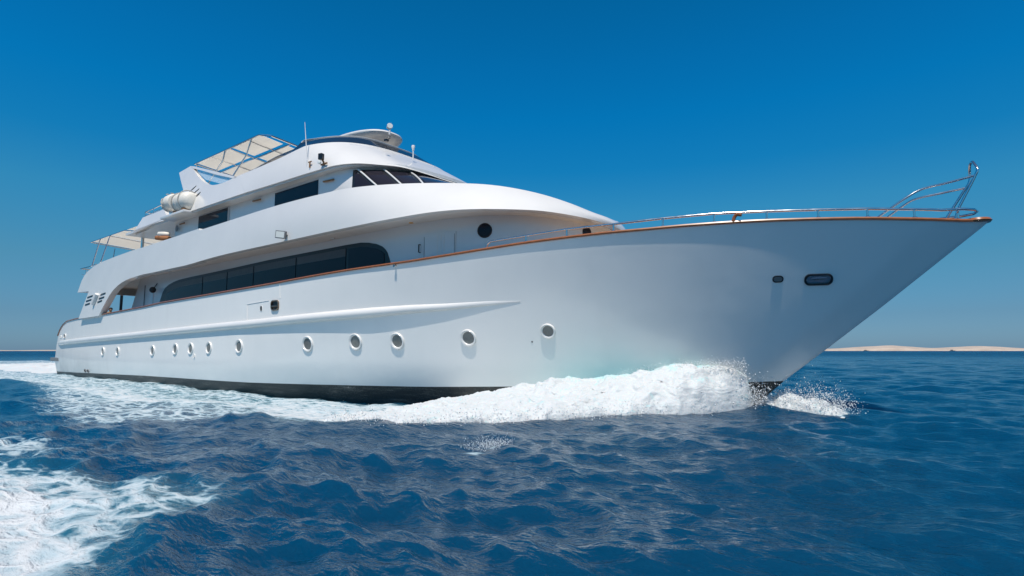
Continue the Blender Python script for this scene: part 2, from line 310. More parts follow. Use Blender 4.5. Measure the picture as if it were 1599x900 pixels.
#SETTING
# ================================================================== YACHT HULL SHAPE (bow +X, starboard -Y)
SHEER = [(-1.4, 2.2), (-1.0, 2.42), (-.5, 2.78), (.2, 3.02), (1.3, 3.12), (2.9, 3.19), (6.1, 3.26), (11.5, 3.40), (13.1, 3.45), (18.8, 3.57), (21.5, 3.64), (24.8, 3.78), (27, 3.87), (29.2, 3.98), (31, 4.08), (32.7, 4.14), (34.3, 4.155), (35.8, 4.12), (37.3, 4.01), (38.3, 3.90)]
STEM = [(-1.2, 32.2), (-.4, 33.4), (.3, 34.1), (.62, 34.46), (.97, 34.84), (1.56, 35.58), (2.44, 36.66), (3.78, 38.24), (4.2, 38.7)]
BOOT = [(-1.3, .48), (4.8, .54), (12, .60), (20, .60), (27, .68), (31, .80), (34.8, .97)]
AFT = [(-1.2, -1.1), (.5, -1.35), (1.0, -1.35), (1.9, -1.2), (2.5, -.92), (4, -.5)]
def zsh(s): return interp(s, SHEER)
def half(s, z):
    st = interp(z, STEM); zs = zsh(min(s, 38.2)); tz = min(1, max(0, (z-.3)/(zs-.3)))
    if s >= st: return -(s-st)
    tz = tz**1.12; s0 = 17+4*tz; p = 2.0+.15*tz
    B = 4.0-.25*min(1, max(0, (1.3-z)/1.3))**1.5
    if z < .3: B -= .5*((.3-z)/1.5)**2*4
    u = max(0, (s-s0)/(st-s0)); y = B*(1-u**p)
    if s < 5: y -= .22*((5-s)/6)**2
    return min(y+.17*min(1, max(0, (s-26)/6)), .035+.66*(st-s))
SHPX = [(105, 502), (120, 498), (154, 493), (225, 479.5), (249, 474), (360, 455), (430, 443), (545, 422.5), (640, 409), (700, 399.3), (760, 389.5), (820, 380), (885, 371.5), (950, 364), (1000, 359.5), (1070, 353), (1140, 348), (1197, 345), (1277, 342.5), (1350, 341.5), (1427, 342.5), (1496, 345)]
hits = [at_fn(x, y, lambda P: (-P[1]-half(P[0], zsh(P[0])-.01)) if P[0] < 38.2 else 1) for x, y in SHPX]
hits = [(float(p[0]), float(p[2])-.01) for p in hits if p is not None]
SHEER = SHEER[:4]+hits+[(38.3, 3.88)]
def hullg(P): return -P[1]-half(P[0], P[2])
def on_hull(px, py):
    p = at_fn(px, py, hullg); e = .02; s, z = p[0], p[2]
    dys = (half(s+e, z)-half(s-e, z))/(2*e); dyz = (half(s, z+e)-half(s, z-e))/(2*e)
    n = Vector((-(dys), -1, -(dyz))).normalized()      # surface -y = half -> outward normal
    n = Vector((-dys, -1, -dyz)).normalized()
    return Vector(p), n
def rotm(n, up=(0, 0, 1)):                       # local y = -n (inward), local z ~ up, local x along
    n = Vector(n).normalized(); x = Vector(up).cross(n).normalized(); z = n.cross(x).normalized()
    return Matrix((x, -n, z)).transposed()
yacht = tag(empty('motor_yacht', (0, 0, 0)), 'large white three deck motor yacht with teak rail cutting through blue sea', 'yacht')
Y = yacht
# hull skin
na = 130; av = [1-(1-i/na)**1.25 for i in range(na+1)]
NB1, NB2 = 8, 26
def hull_pt(a, b, side, extra=None):
    # b in [0,1] below boot, [1,2] boot..sheer
    s = -1.0+a*39.3
    for _ in range(6):
        zb = interp(s, BOOT); zs = zsh(s)
        z = -1.1+(zb+1.1)*b if b <= 1 else zb+(zs-zb)*(b-1)
        st = interp(z, STEM); sa = interp(z, AFT)
        s = sa+a*(st-.46-sa) if extra is None else st-extra
    return (s, side*half(s, z), z)
rows = []
bs = [i/NB1 for i in range(NB1+1)]+[1+(i+1)/NB2 for i in range(NB2)]
mb = MB()
hull_rows = []
for b in bs:
    r = [hull_pt(a, b, -1) for a in av]+[hull_pt(1, b, -1, e) for e in (.36, .26, .18, .1, .04, 0)]
    r2 = [(x, -y, z) for x, y, z in r[:-1]][::-1]
    hull_rows.append(r+r2)
mb.grid(hull_rows)
# transom
L0 = [r[0] for r in hull_rows]; L1 = [r[-1] for r in hull_rows]
mb.grid([L0, [((a[0]+c[0])/2-.12, 0, a[2]) for a, c in zip(L0, L1)], L1])
nfull = len(hull_rows[0])-1
hull = mb.build('hull', None, Y, smooth=28, weld=True, mats=[M['hull'], M['foul']],
                midx=lambda p: 0)
me = hull.data
idx = []
for p in me.polygons:
    c = p.center; idx.append(1 if c.z < interp(c.x, BOOT) else 0)
me.polygons.foreach_set('material_index', idx)
# bulwark inner skin + main deck
sl = [(-.6+i*38.5/110) for i in range(111)]
def shp(s, inset=0, dz=0):
    z = zsh(s); x = min(s, interp(z+dz, STEM)-.5) if dz < -.05 else s; return (x, -max(0.0, half(x, z+min(dz, -.01))-inset), z+dz)
mb = MB(); mb.grid([[shp(s, 0, -.01) for s in sl], [shp(s, .14, -.01) for s in sl], [shp(s, .22, -.3) for s in sl], [shp(s, .25, -.6) for s in sl], [shp(s, .28, -.95) for s in sl]]).mirror()
mb.build('bulwark', M['white'], Y)
mb = MB(); dk = [shp(s, .24, -.93) for s in sl if s < 36.6]; mb.grid([dk, [(x, -y, z) for x, y, z in dk]])
mb.build('main_deck', M['deck'], Y, smooth=0)
# teak cap rail
fr = []
S2 = [-1.02, -.85, -.6, -.3, .1]+[.6+i*37.4/120 for i in range(121)]+[38.1, 38.2, 38.27]
for s in S2:
    z = zsh(s); y = half(min(s, 38.26), z-.01); fr.append(((s, -y+.035, z+.02), (0, 1, 0), (0, 0, 1)))
prof = [(-.068, -.028), (-.08, 0), (-.068, .026), (.08, .03), (.10, 0), (.08, -.028)]
tip = []
mb = MB(); mb.sweep(fr, prof, cap=True).mirror()
mb.lathe((38.18, 0, 3.885), (0, 0, 1), [(-.01, .2), (.02, .225), (.06, .2)], 24)
mb.build('cap_rail', M['teak'], Y)
# rub rail (bullnose moulding) -- a sub-part of the hull
RUB = [on_hull(x, y)[0] for x, y in [(90, 536.5), (200, 524.5), (300, 514.5), (400, 505), (480, 496.5), (560, 489.5), (640, 482.5), (700, 478.5), (760, 473), (812, 468.5)]]
rz = [(p.x, p.z) for p in RUB]
fr = []; NR = 110
for i in range(NR+1):
    s = rz[0][0]+(rz[-1][0]-rz[0][0])*i/NR; z = interp(s, rz); k = min(1, (1-i/NR)*7+.02) * min(1, i/NR*30+.05)
    fr.append(((s, -half(s, z)+.01, z), (0, -k, 0), (0, 0, .35+.65*k)))
mb = MB(); mb.sweep(fr, [(-.02, .13), (.05, .115), (.11, .06), (.13, 0), (.12, -.07), (.06, -.12), (-.02, -.13)]).mirror()
rub = mb.build('rub_rail', M['white'], hull, smooth=60)
# portholes
def porthole(px, py, r, tube=.045, depth=.05, rmat='white', gmat='glass', nm='porthole', recess=True):
    p, n = on_hull(px, py)
    mb = MB(); mb.lathe(p-n*.03, n, [(0, r*1.02), (depth, r*1.02), (depth+.02, r*.95), (depth+.012, r*.80), (.035, r*.74), (.031, r*.70)], 28, caps=False)
    o = mb.build(nm, M[rmat], Y, smooth=50)
    g = MB().lathe(p-n*.03, n, [(.034, r*.76), (.036, .001)], 28, caps=False).build('pane', M[gmat], o); return o
M['soffit_reflection'] = mat('brown_reflection', (.10, .08, .072), .4, noise=.2, nscale=3)  # brown of the ceiling reflection painted on the saloon glass
M['mirror'] = mat('polished_steel', (.30, .33, .38), .12, metal=1)
M['pglass'] = mat('porthole_glass', (.20, .20, .185), .12, spec=.5, noise=.3, nscale=6)
for px, py, r in [(161, 549, .20), (184, 549, .20), (238.5, 547.7, .21), (274, 545.2, .21), (298, 544.6, .21), (326.4, 543.5, .21), (373.5, 541, .22), (480.6, 537.3, .225), (555.3, 534, .225), (620.5, 532.8, .22), (731.5, 527.8, .21), (855.8, 517.2, .175)]:
    porthole(px, py, r, gmat='pglass')
def fitting(px, py, hx, hz, r, name, rim='bronze', inner='black', rimw=.035, d=.03, roll=0):
    p, n = on_hull(px, py); R = rotm(n)
    if roll: R = R@Matrix.Rotation(roll, 3, 'Y')
    mb = MB(); out = []; inn = []
    def ring(hx, hz, r, off, k=5):
        pts = []
        for q, (sx, sz) in enumerate(((1, 1), (-1, 1), (-1, -1), (1, -1))):
            for j in range(k+1):
                a = math.pi/2*(q+j/k); pts.append(p+n*off+R@Vector((sx*(hx-r)+r*math.cos(a), 0, sz*(hz-r)+r*math.sin(a))))
        return pts
    rr = [ring(hx, hz, r, -.04), ring(hx, hz, r, d), ring(hx-rimw*.5, hz-rimw*.5, r*.9, d*1.3), ring(hx-rimw, hz-rimw, r*.8, d), ring(hx-rimw, hz-rimw, r*.8, .004)]
    mb.grid(rr, True); o = mb.build(name, M[rim], Y, smooth=50)
    m2 = MB().add(ring(hx-rimw, hz-rimw, r*.8, .006), [tuple(range(24))]); m2.build('opening', M[inner], o, smooth=0); return o, p, n, R
o, p, n, R = fitting(430, 477, .20, .155, .10, 'mooring_fairlead', d=.04)
MB().tube([p+R@Vector((-.15, -.015, -.03)), p+R@Vector((.15, -.015, -.03))], .035).build('roller', M['bronze'], o)
o, p, n, R = fitting(1277.9, 436.5, .25, .115, .10, 'anchor_pocket', rim='black', inner='mirror', d=.025)
MB().tube([p+R@Vector((-.12, -.0, .02)), p+R@Vector((.14, -.0, .03))], .03).build('roller', M['mirror'], o)
fitting(1214.7, 436, .10, .07, .065, 'hawse_hole', rim='black', inner='grey', rimw=.02, d=.012)
fitting(408, 482, .065, .09, .06, 'vent_hole', rim='white', inner='black', rimw=.012, d=.01)
fitting(831, 534, .02, .02, .018, 'drain_hole', rim='grey', inner='black', rimw=.004, d=.004)
fitting(101.4, 525, .2, .12, .1, 'stern_fairlead', rim='white', inner='black', rimw=.03)
fitting(95.5, 526, .08, .07, .05, 'vent_hole', rim='white', inner='black', rimw=.015)
fitting(133.5, 579, .10, .08, .06, 'exhaust_outlet', rim='grey', inner='black', rimw=.02)
fitting(138, 579.5, .10, .08, .06, 'exhaust_outlet', rim='grey', inner='black', rimw=.02)
fitting(304, 556, .03, .07, .03, 'discharge_outlet', rim='white', inner='grey', rimw=.01)
# boarding gate seams (raised beads)
gate = MB()
def seam(pts, r=.012, off=.0):
    gate.tube([on_hull(x, y)[0]+on_hull(x, y)[1]*off for x, y in pts], r, 6)
seam([(386, 476), (386, 487), (386, 500)], .015); seam([(386, 475.5), (403, 472.5), (420, 469.5)], .015); seam([(437, 444), (437, 455), (437.5, 466)], .018)
gate.build('boarding_gate', M['white'], hull)
# mooring cleat under the rail
p, n = on_hull(618.5, 415)
MB().lathe(p, n, [(0, .03), (.04, .022), (.06, .04), (.085, .035)], 12).build('cleat', M['steel'], Y)
# swim platform
MB().box((-1.55, 0, 1.16), (.62, 3.6, .075)).box((-1.2, -3.72, 1.14), (.75, .10, .09)).build('swim_platform', M['grey'], Y, bevel=.02)
# ================================================================== UPPER DECK BAND (bulwark swoosh)
def tl(x, y): return at_tilt(x, y, 4.0, 4.86, .083)
def ty(z): return -(4.0-.083*(z-4.86))
top = [tl(*q) for q in [(121, 457), (127, 440), (131, 432), (136, 425), (146, 416.5), (153, 412.5), (160, 409), (180, 401), (203.6, 392.5), (225, 386), (250, 377.5), (279, 368), (311, 357)]]
SE = 16.0
top.append(np.array([SE, ty(6.02), 6.02]))
bot = [tl(*q) for q in [(205.5, 434), (222, 429), (240, 425.5), (262, 420.5), (287, 415.3), (312, 408.5)]]+[np.array([SE, ty(4.80), 4.80])]
out = top+bot[::-1]+[tl(196, 438), tl(190, 441.5)]
leg = [tl(184, 446), tl(177, 453), tl(171, 461), tl(166, 470), tl(160, 481), tl(154, 493.5)]
legb = [tl(122.5, 498), tl(130, 478), tl(138.5, 455.5)]
# the aft side panel, its leg and the foot in one outline
panel = top+bot[::-1]+[tl(196, 438), tl(190, 441.5)]+leg+legb+[tl(138, 455), tl(130, 456)]
both(MB().prism(panel, (0, .26, 0)), 'aft_arch', M['white'], Y, smooth=0)
Pb = [(SE, ty(4.8), 4.80), (18, -4, 4.86), (22, -4, 4.87), (25, -4, 4.87), (26.83, -3.97, 4.86), (28.29, -3.8, 4.86), (29.09, -3.47, 4.86), (29.81, -2.89, 4.86), (30.27, -2.36, 4.86), (30.60, -1.55, 4.86), (30.78, -.7, 4.86), (30.82, 0, 4.86)]
Pt = [(SE, ty(6.02), 6.02), (18.3, -3.9, 6.06), (21.25, -3.9, 6.10), (23.55, -3.88, 6.07), (25.0, -3.80, 6.03), (26.57, -3.50, 5.92), (28.0, -3.02, 5.79), (28.85, -2.62, 5.69), (29.42, -2.25, 5.58), (29.98, -1.78, 5.42), (30.40, -1.25, 5.25), (30.66, -.6, 5.11), (30.74, 0, 5.08)]
def loft(a, b, n=90, rows=8, bulge=0):
    A = cr(a, n); B = cr(b, n); R_ = []
    for j in range(rows+1):
        t = j/rows; R_.append([A[i]*(1-t)+B[i]*t+np.array([bulge*math.sin(math.pi*t)*max(0, (A[i][0]-26)/5), -bulge*math.sin(math.pi*t)*min(1, abs(A[i][1])/3)*min(1, max(0, (A[i][0]-17)/6)), 0]) for i in range(n)])
    return R_
R1 = loft(Pb, Pt, bulge=.05)
def inset(rows, d):
    o_ = []
    for r in rows:
        q = []
        for i, p in enumerate(r):
            a = r[max(i-1, 0)]; c = r[min(i+1, len(r)-1)]; t_ = np.array([c[0]-a[0], c[1]-a[1]]); t_ /= max(np.linalg.norm(t_), 1e-9)
            q.append(np.array([p[0]-t_[1]*d, p[1]+t_[0]*d, p[2]]))
        q[-1][1] = 0; o_.append(q)
    return o_
def shell(rows, d):
    inn = inset(rows, d); mb = MB(); mb.grid(rows+[inn[-1]]+inn[::-1][1:]+[rows[0]]); return mb
mb = shell(R1, .2); mb.mirror(); mb.build('upper_bulwark', M['white'], Y, smooth=35, weld=True)
# upper deck slab (its underside is the side-deck ceiling)
def slab(plan, z0, z1, name, m, x_aft, inset_=.12, par=Y):
    c = [(x_aft, plan[0][1]+inset_)]+[(p[0]-(inset_*1.5 if p[1] > -3.0 else 0), min(0, p[1]+inset_)) for p in plan]
    o_ = c+[(x, -y) for x, y in c[::-1] if y < -1e-3]
    N_ = len(o_); MBx = MB(); MBx.add([(x, y, z0) for x, y in o_]+[(x, y, z1) for x, y in o_], [tuple(range(N_)), tuple(range(N_, 2*N_))]+[(i, (i+1) % N_, (i+1) % N_+N_, i+N_) for i in range(N_)])
    return MBx.build(name, m, par, smooth=0)
slab([(p[0], p[1]) for p in cr(Pb, 60)], 4.895, 4.96, 'upper_deck', M['cream'], 2.7, .2)
MB().box((2.72, 0, 4.72), (.12, 3.75, .17)).build('deck_edge', M['white'], Y)
# louvre slots and fluted trim on the arch foot
def slot(x0, y0, x1, y1, h, name='louvre', f=tl, off=.012, mt='black'):
    a = Vector(f(x0, y0)); b_ = Vector(f(x1, y1)); d = b_-a; u = Vector((0, .083, 1)).normalized(); s_ = Vector((0, -off, 0)); k = d.normalized()*h*.4
    MB().prism([a+s_-u*h, b_+s_-u*h, b_+s_+k, b_+s_+u*h, a+s_+u*h, a+s_-k], (0, .03, 0)).build(name, M[mt], Y, smooth=0)
for q in [(137.5, 464.8, 144, 462.5), (135.5, 470.5, 142, 468.5), (134, 476.3, 139.5, 474.5), (158, 460.5, 164, 458.5), (155.5, 466.5, 162, 464.5), (153.5, 472, 158.5, 470)]: slot(q[0]-.8, q[1]+.3, q[2]+.8, q[3]-.3, .04)
a = tl(147, 475.5); b_ = tl(153.5, 459.5)
MB().tube([Vector(a)+Vector((.0, -.04, 0)), Vector(b_)+Vector((0, -.04, 0))], .1, 10).build('light_housing', M['white'], Y)
# ================================================================== MAIN DECK HOUSE
WALL = [(8.2, -3.13), (20, -3.13), (25, -3.13), (26.64, -3.11), (27.91, -2.96), (28.87, -2.64), (29.62, -2.07), (30.1, -1.1), (30.29, 0)]
wc = cr(WALL, 80); 
def wally(s): return float(np.interp(s, [p[0] for p in wc], [-p[1] for p in wc]))
mb = MB(); mb.grid([[(p[0], -min(-p[1], half(p[0], z)-.2 if p[0] > 20 else 9) if p[0] < 30 else p[1], z) for p in wc] for z in (3.1, 3.4, 4.0, 4.5, 4.9)])
mb.mirror(); mb.add([(8.2, -3.13, 3.1), (8.2, 3.13, 3.1), (8.75, 3.13, 4.9), (8.75, -3.13, 4.9)], [(0, 1, 2, 3)])
house = mb.build('deck_house', M['white'], Y)
# widen the aft edge so the end bulkhead leans
for v in house.data.vertices:
    if abs(v.co.x-8.2) < .02: v.co.x = 7.05+(v.co.z-2.9)*.62
def on_wall(x, y): return at_fn(x, y, lambda P: (-P[1]-wally(P[0])) if P[0] < 30.29 else 1)
pl = [at_y(x, y, -3.13) for x, y in [(254.6, 457), (258, 450.5), (264, 445), (272, 440.5), (281, 437), (300, 432.5), (360, 420), (420, 406.5), (479, 395), (541.7, 383), (564.4, 379.3), (577, 379.5), (589, 381.5), (597, 385), (602, 389.5), (605.3, 394.5), (606.3, 398)]]
b1 = [np.array([26.2, -3.13, 3.35]), np.array([25.9, -3.13, 3.0]), np.array([9.7, -3.13, 3.0])]+[at_y(249.5, 473, -3.13)]
win_out = pl+b1
mb = MB(); mb.prism([p+np.array([0, -.02, 0]) for p in win_out], (0, .04, 0)); sw = mb.build('salon_window', M['black'], house, smooth=0)
# panes: slices of the outline between mullions
cx = np.mean([p[0] for p in win_out]); 
def topz(s): return float(np.interp(s, [p[0] for p in pl], [p[2] for p in pl]))
cuts = [at_y(x, 440, -3.13)[0] for x in (262, 318, 356, 397, 463, 541, 604)]
cuts[-1] = pl[-1][0]-.1
for i in range(len(cuts)-1):
    x0, x1 = cuts[i]+.035+(.06 if i == 5 else 0), cuts[i+1]-.035; ns = 14
    tp = [(x0+(x1-x0)*k/ns) for k in range(ns+1)]
    o_ = [(x0, -3.165, 3.03), (x1, -3.165, 3.03)]+[(x, -3.165, max(3.1, topz(x)-(.10 if i < 5 else .13))) for x in tp[::-1]]
    MB().prism(o_, (0, .02, 0)).build('pane', M['glass'], sw, smooth=0)
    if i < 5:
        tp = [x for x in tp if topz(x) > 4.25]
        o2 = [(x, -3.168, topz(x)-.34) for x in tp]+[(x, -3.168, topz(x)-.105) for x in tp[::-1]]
        MB().prism(o2, (0, .01, 0)).build('soffit_reflection', M['soffit_reflection'], sw, smooth=0)  # brown strip paints the soffit's reflection along the top of the pane
# door on the side wall, recessed seams
def wall_line(pts, r, mt, name, par, off=.004):
    MB().tube([Vector(on_wall(*q))+Vector((0, -off, 0)) for q in pts], r, 6).build(name, M[mt], par)
door = MB(); P0 = on_wall(664, 366); P1 = on_wall(712.5, 359)
def wq(s, z, off): 
    e = .05; dy = (wally(s+e)-wally(s-e))/(2*e); n = Vector((-dy, -1, 0)).normalized(); return Vector((s, -wally(s), z))+n*off
ds = np.linspace(P0[0], P1[0], 12)
door.grid([[wq(s, 3.5, .03) for s in ds], [wq(s, 4.56, .03) for s in ds], [wq(s, 4.56, -.01) for s in ds]])
door.grid([[wq(ds[0], 3.5, -.01), wq(ds[0], 4.56, -.01)], [wq(ds[0], 3.5, .03), wq(ds[0], 4.56, .03)]])
door.grid([[wq(ds[-1], 3.5, -.01), wq(ds[-1], 4.56, -.01)], [wq(ds[-1], 3.5, .03), wq(ds[-1], 4.56, .03)]])
dr = door.build('door', M['white'], house)
for f in (.0, .46, .56, .66, .97):
    s = ds[0]+(ds[-1]-ds[0])*f; MB().tube([wq(s, 3.5, .032), wq(s, 4.5, .032)], .007, 5).build('groove', M['grey'] if f in (0, .97) else M['cream'], dr)
s = ds[0]-.16; MB().tube([wq(s, 4.12, .0), wq(s, 4.12, .06), wq(s, 4.32, .06), wq(s, 4.32, 0)], .016).build('handle', M['black'], dr)
def round_window(px, py, r, ring='black'):
    p = Vector(on_wall(px, py)); e = .05; dy = (wally(p.x+e)-wally(p.x-e))/(2*e); n = Vector((-dy, -1, 0)).normalized()
    o = MB().lathe(p-n*.03, n, [(0, r), (.05, r), (.06, r*.94), (.05, r*.86), (.04, r*.84)], 32, caps=False).build('round_window', M[ring], house, smooth=50)
    MB().lathe(p-n*.03, n, [(.042, r*.86), (.05, .001)], 32, caps=False).build('pane', M['glass'], o)
round_window(757, 360.3, .185)
round_window(916, 364, .17)
# aft side door, speaker, ceiling lamp
s0 = at_y(227, 460, -3.13)[0]; s1 = at_y(240, 460, -3.13)[0]
MB().box(((s0+s1)/2, -3.14, 3.6), ((s1-s0)/2, .02, .93)).build('side_door', M['white'], house, bevel=.01)
MB().box((s0, -3.15, 3.6), (.03, .02, .93)).build('door_gap', M['black'], house)
p = at_y(238.3, 453, -3.3); MB().lathe(p, (1, -.25, 0), [(-.08, .05), (0, .13), (.05, .13), (.07, .1)], 20).tube([p, p+np.array([0, .17, .3])], .02).build('deck_speaker', M['black'], Y)
p = at_z(642, 348, 4.89); MB().lathe(p, (0, 0, -1), [(0, .06), (.02, .05)], 16).build('ceiling_lamp', mat('amber_lens', (.8, .42, .12), .4), Y)
for x, y in ((265, 424), (243, 431), (520, 372)):
    p = at_z(x, y, 4.89); MB().lathe(p, (0, 0, -1), [(0, .07), (.03, .06)], 16).build('ceiling_lamp', M['white'], Y)
MB().tube([at_y(192, 444, -2.6), at_y(240, 430, -2.6)], .02).build('curtain_rail', M['grey'], Y)
# posts carrying the aft deck
for px in (189.5,):
    p = at_y(px, 470, -1.2); MB().tube([(p[0], p[1], 2.2), (p[0], p[1], 4.9)], .075, 12).build('deck_post', M['black'], Y)
# ================================================================== UPPER CABIN / WHEELHOUSE
cabT = cr([(11.3, -2.95), (15, -2.95), (20, -2.97), (23.2, -2.97), (23.78, -2.84), (24.48, -2.25), (24.88, -1.54), (24.99, -.6), (25.0, 0)], 90)
cabB = cr([(11.3, -2.95), (15, -2.95), (20, -2.97), (23.3, -2.99), (24.2, -2.97), (25.4, -2.72), (26.4, -2.1), (27.0, -1.1), (27.15, 0)], 90)
def cabp(i, z):                       # i = index along, z between 5.0 and 7.08; raked through (B at 6.25, T at 7.03)
    t = (z-6.25)/(7.03-6.25); a = cabB[i]; b_ = cabT[i]; k = max(0, min(1, (a[0]-23)/1.5)); t2 = t*(1 if True else k)
    return np.array([a[0]*(1-t2)+b_[0]*t2, a[1]*(1-t2)+b_[1]*t2, z])
zz = [5.0, 5.6, 6.25, 6.6, 7.03, 7.12]
mb = MB(); mb.grid([[cabp(i, z) for i in range(90)] for z in zz]).mirror()
mb.add([(11.3, -2.98, 5), (11.3, 2.98, 5), (11.3, 2.93, 7.12), (11.3, -2.93, 7.12)], [(0, 1, 2, 3)])
cabin = mb.build('wheelhouse', M['white'], Y, smooth=50)
def cabout(sfrac, z, off):            # offset point on the cabin skin, sfrac = float index
    i = int(min(88, max(0, math.floor(sfrac)))); f = sfrac-i
    p = cabp(i, z)*(1-f)+cabp(i+1, z)*f; t_ = cabp(i+1, z)-cabp(i, z); n = np.array([t_[1], -t_[0], 0]); n /= np.linalg.norm(n); n[2] = .0
    up = cabp(i, z+.1)-cabp(i, z); nn = np.cross(t_, up); nn /= np.linalg.norm(nn); 
    if nn[0]*n[0]+nn[1]*n[1] < 0: nn = -nn
    return p+nn*off
def fidx(px, py):                     # index on the cabin skin seen at a pixel
    best = None; 
    for i in range(0, 8900, 5):
        f = i/100; 
        for z in (None,):
            # solve z along ray by projecting: sample z
            pass
    return best
def proj(p):
    v = np.array(p)-CAM; w_ = v@FV; return 799.5+FPX*(v@RV)/w_, 450-FPX*(v@UV)/w_
gridpix = []
for f in np.arange(30, 88.9, .25):
    for z in np.arange(5.7, 7.1, .02):
        i = int(f); p = cabp(i, z)*(1-(f-i))+cabp(i+1, z)*(f-i)
        gridpix.append((*proj(p), f, z))
gridpix = np.array(gridpix)
def cab_at(px, py):
    d = (gridpix[:, 0]-px)**2+(gridpix[:, 1]-py)**2; k = int(np.argmin(d)); return gridpix[k, 2], gridpix[k, 3]
def cab_panel(quad, name, mt, off, par, nu=10, nv=4, th=.02):
    # quad: four (f,z) corners: top-left, top-right, bottom-right, bottom-left
    R_ = []
    for j in range(nv+1):
        v_ = j/nv; r = []
        for i in range(nu+1):
            u = i/nu; f = (quad[0][0]*(1-u)+quad[1][0]*u)*(1-v_)+(quad[3][0]*(1-u)+quad[2][0]*u)*v_
            z = (quad[0][1]*(1-u)+quad[1][1]*u)*(1-v_)+(quad[3][1]*(1-u)+quad[2][1]*u)*v_
            r.append(cabout(f, z, off))
        R_.append(r)
    R2 = [[p for p in r] for r in R_]
    mb = MB(); mb.grid(R_)
    return mb.build(name, mt, par, smooth=60)
# side windows
for (xa, ya, xb, yb) in ((311.4, 338.7, 356.6, 324.5), (430.8, 301, 498, 282.6)):
    A = at_y(xa, ya, -2.99); B_ = at_y(xb, yb, -2.99); zt = (A[2]+B_[2])/2
    fr_ = MB().prism([(A[0]-.03, -3.005, zt+.03), (B_[0]+.03, -3.005, zt+.03), (B_[0]+.03, -3.005, 5.9), (A[0]-.03, -3.005, 5.9)], (0, .03, 0)).build('side_window', M['white'], cabin)
    MB().prism([(A[0], -3.018, zt), (B_[0], -3.018, zt), (B_[0], -3.018, 5.93), (A[0], -3.018, 5.93)], (0, .02, 0)).build('pane', M['glass'], fr_, smooth=0)
# windscreen windows: one dark band with panes and slanted white mullions
f0, z0_ = cab_at(551.5, 268.5)
fw = [cab_at(x, y)[0] for x, y in ((551.5, 269), (562.8, 268), (602.5, 268), (644, 272.5), (682, 283))]
fwb = [cab_at(x, y)[0] for x, y in ((549.6, 292), (586.4, 288.5), (623, 286.8), (659, 286), (690, 286))]
band_t = 7.0
R_ = []
fs_ = np.linspace(fw[0], 89-.01, 40)
(ft0, zt0), (fb0, zb0) = cab_at(551.5, 269), cab_at(549.8, 292); L0f = lambda z: ft0+(zt0-z)*(fb0-ft0)/(zt0-zb0)
mb = MB(); mb.grid([[cabout(L0f(z)+(88.99-L0f(z))*u, z, .012) for u in np.linspace(0, 1, 40)] for z in np.linspace(7.0, 5.8, 6)]); mb.mirror()
wsb = mb.build('windscreen_window', M['black'], cabin, smooth=60)
zb = [cab_at(586.4, 288.5)[1], cab_at(623, 286.8)[1], cab_at(659, 286)[1]]
mlines = []
for k in range(1, 4):
    (ft, zt), (fb_, zb_) = cab_at(*((562.8, 268), (602.5, 268), (644, 272.5))[k-1]), cab_at(*((586.4, 288.5), (623, 286.8), (659, 286))[k-1])
    g = (fb_-ft)/(zt-zb_); mlines.append((lambda z, ft=ft, zt=zt, g=g: ft+(zt-z)*g))
(ft0, zt0), (fb0, zb0) = cab_at(551.5, 269), cab_at(549.8, 292)
mlines = [lambda z: ft0+(zt0-z)*(fb0-ft0)/(zt0-zb0)]+mlines+[lambda z: 88.9]
for k in range(1, 4):
    MB().tube([cabout(mlines[k](z), z, .03) for z in np.linspace(7.0, 5.8, 6)], .028, 8).build('mullion', M['white'], cabin)
for k in range(4):
    a_, b_ = mlines[k], mlines[k+1]
    rows_ = []
    for z in np.linspace(6.93, 5.85, 6):
        fa = a_(z)+.55; fb2 = b_(z)-.75; 
        if fb2 < fa: fb2 = fa+.02
        rows_.append([cabout(fa+(fb2-fa)*u, z, .02) for u in np.linspace(0, 1, 10)])
    MB().grid(rows_).build('pane', M['glass'], wsb, smooth=60)
# brown grab handles under the fly deck
for x0, y0, x1, y1 in ((505, 284, 521, 280.5), (395, 314.5, 407, 311.5), (281, 350.5, 288, 348.5)):
    a = at_y(x0, y0, -3.05); b_ = at_y(x1, y1, -3.05)
    MB().tube([a, b_], .03, 8).build('grab_handle', M['rust'], cabin)
for x, y in ((276.5, 357),):
    p = at_y(x, y, -3.03); MB().lathe(p, (0, -1, 0), [(0, .14), (.02, .14), (.03, .1)], 20).build('cabin_vent', M['grey'], cabin)
# ================================================================== FLY DECK AND FLYBRIDGE
Fb = [(13.2, -3.42, 7.15), (17, -3.43, 7.16), (20.1, -3.36, 7.15), (22.4, -3.3, 7.15), (23.45, -3.23, 7.14), (24.08, -2.97, 7.13), (24.55, -2.56, 7.1), (24.98, -2.05, 7.07), (25.17, -1.2, 7.03), (25.24, -.5, 7.0), (25.26, 0, 7.0)]
def sup(b, x0, xn, p, pq, z, n=14): 
    t = [math.pi/2*(.02+.98*i/n) for i in range(n+1)]
    return [(x0+(xn-x0)*math.sin(a)**(2/p), -b*max(0, math.cos(a))**(2/pq) if i < n else 0, z) for i, a in enumerate(t)]
Ft = [(13.2, -3.22, 7.92), (17.5, -3.2, 8.02), (18.9, -3.17, 8.06), (20.0, -3.12, 8.13)]+[(x, y, min(z, 8.13+(x-20)*.12)) for x, y, z in sup(3.06, 20.2, 23.2, 2.73, 3.13, 8.28) if x > 20.6]
def tf(x, y): return at_tilt(x, y, 3.42, 7.15, .255)
def fy(z): return -(3.42-.255*(z-7.15))
R2 = loft(Fb, Ft, n=100, rows=8)
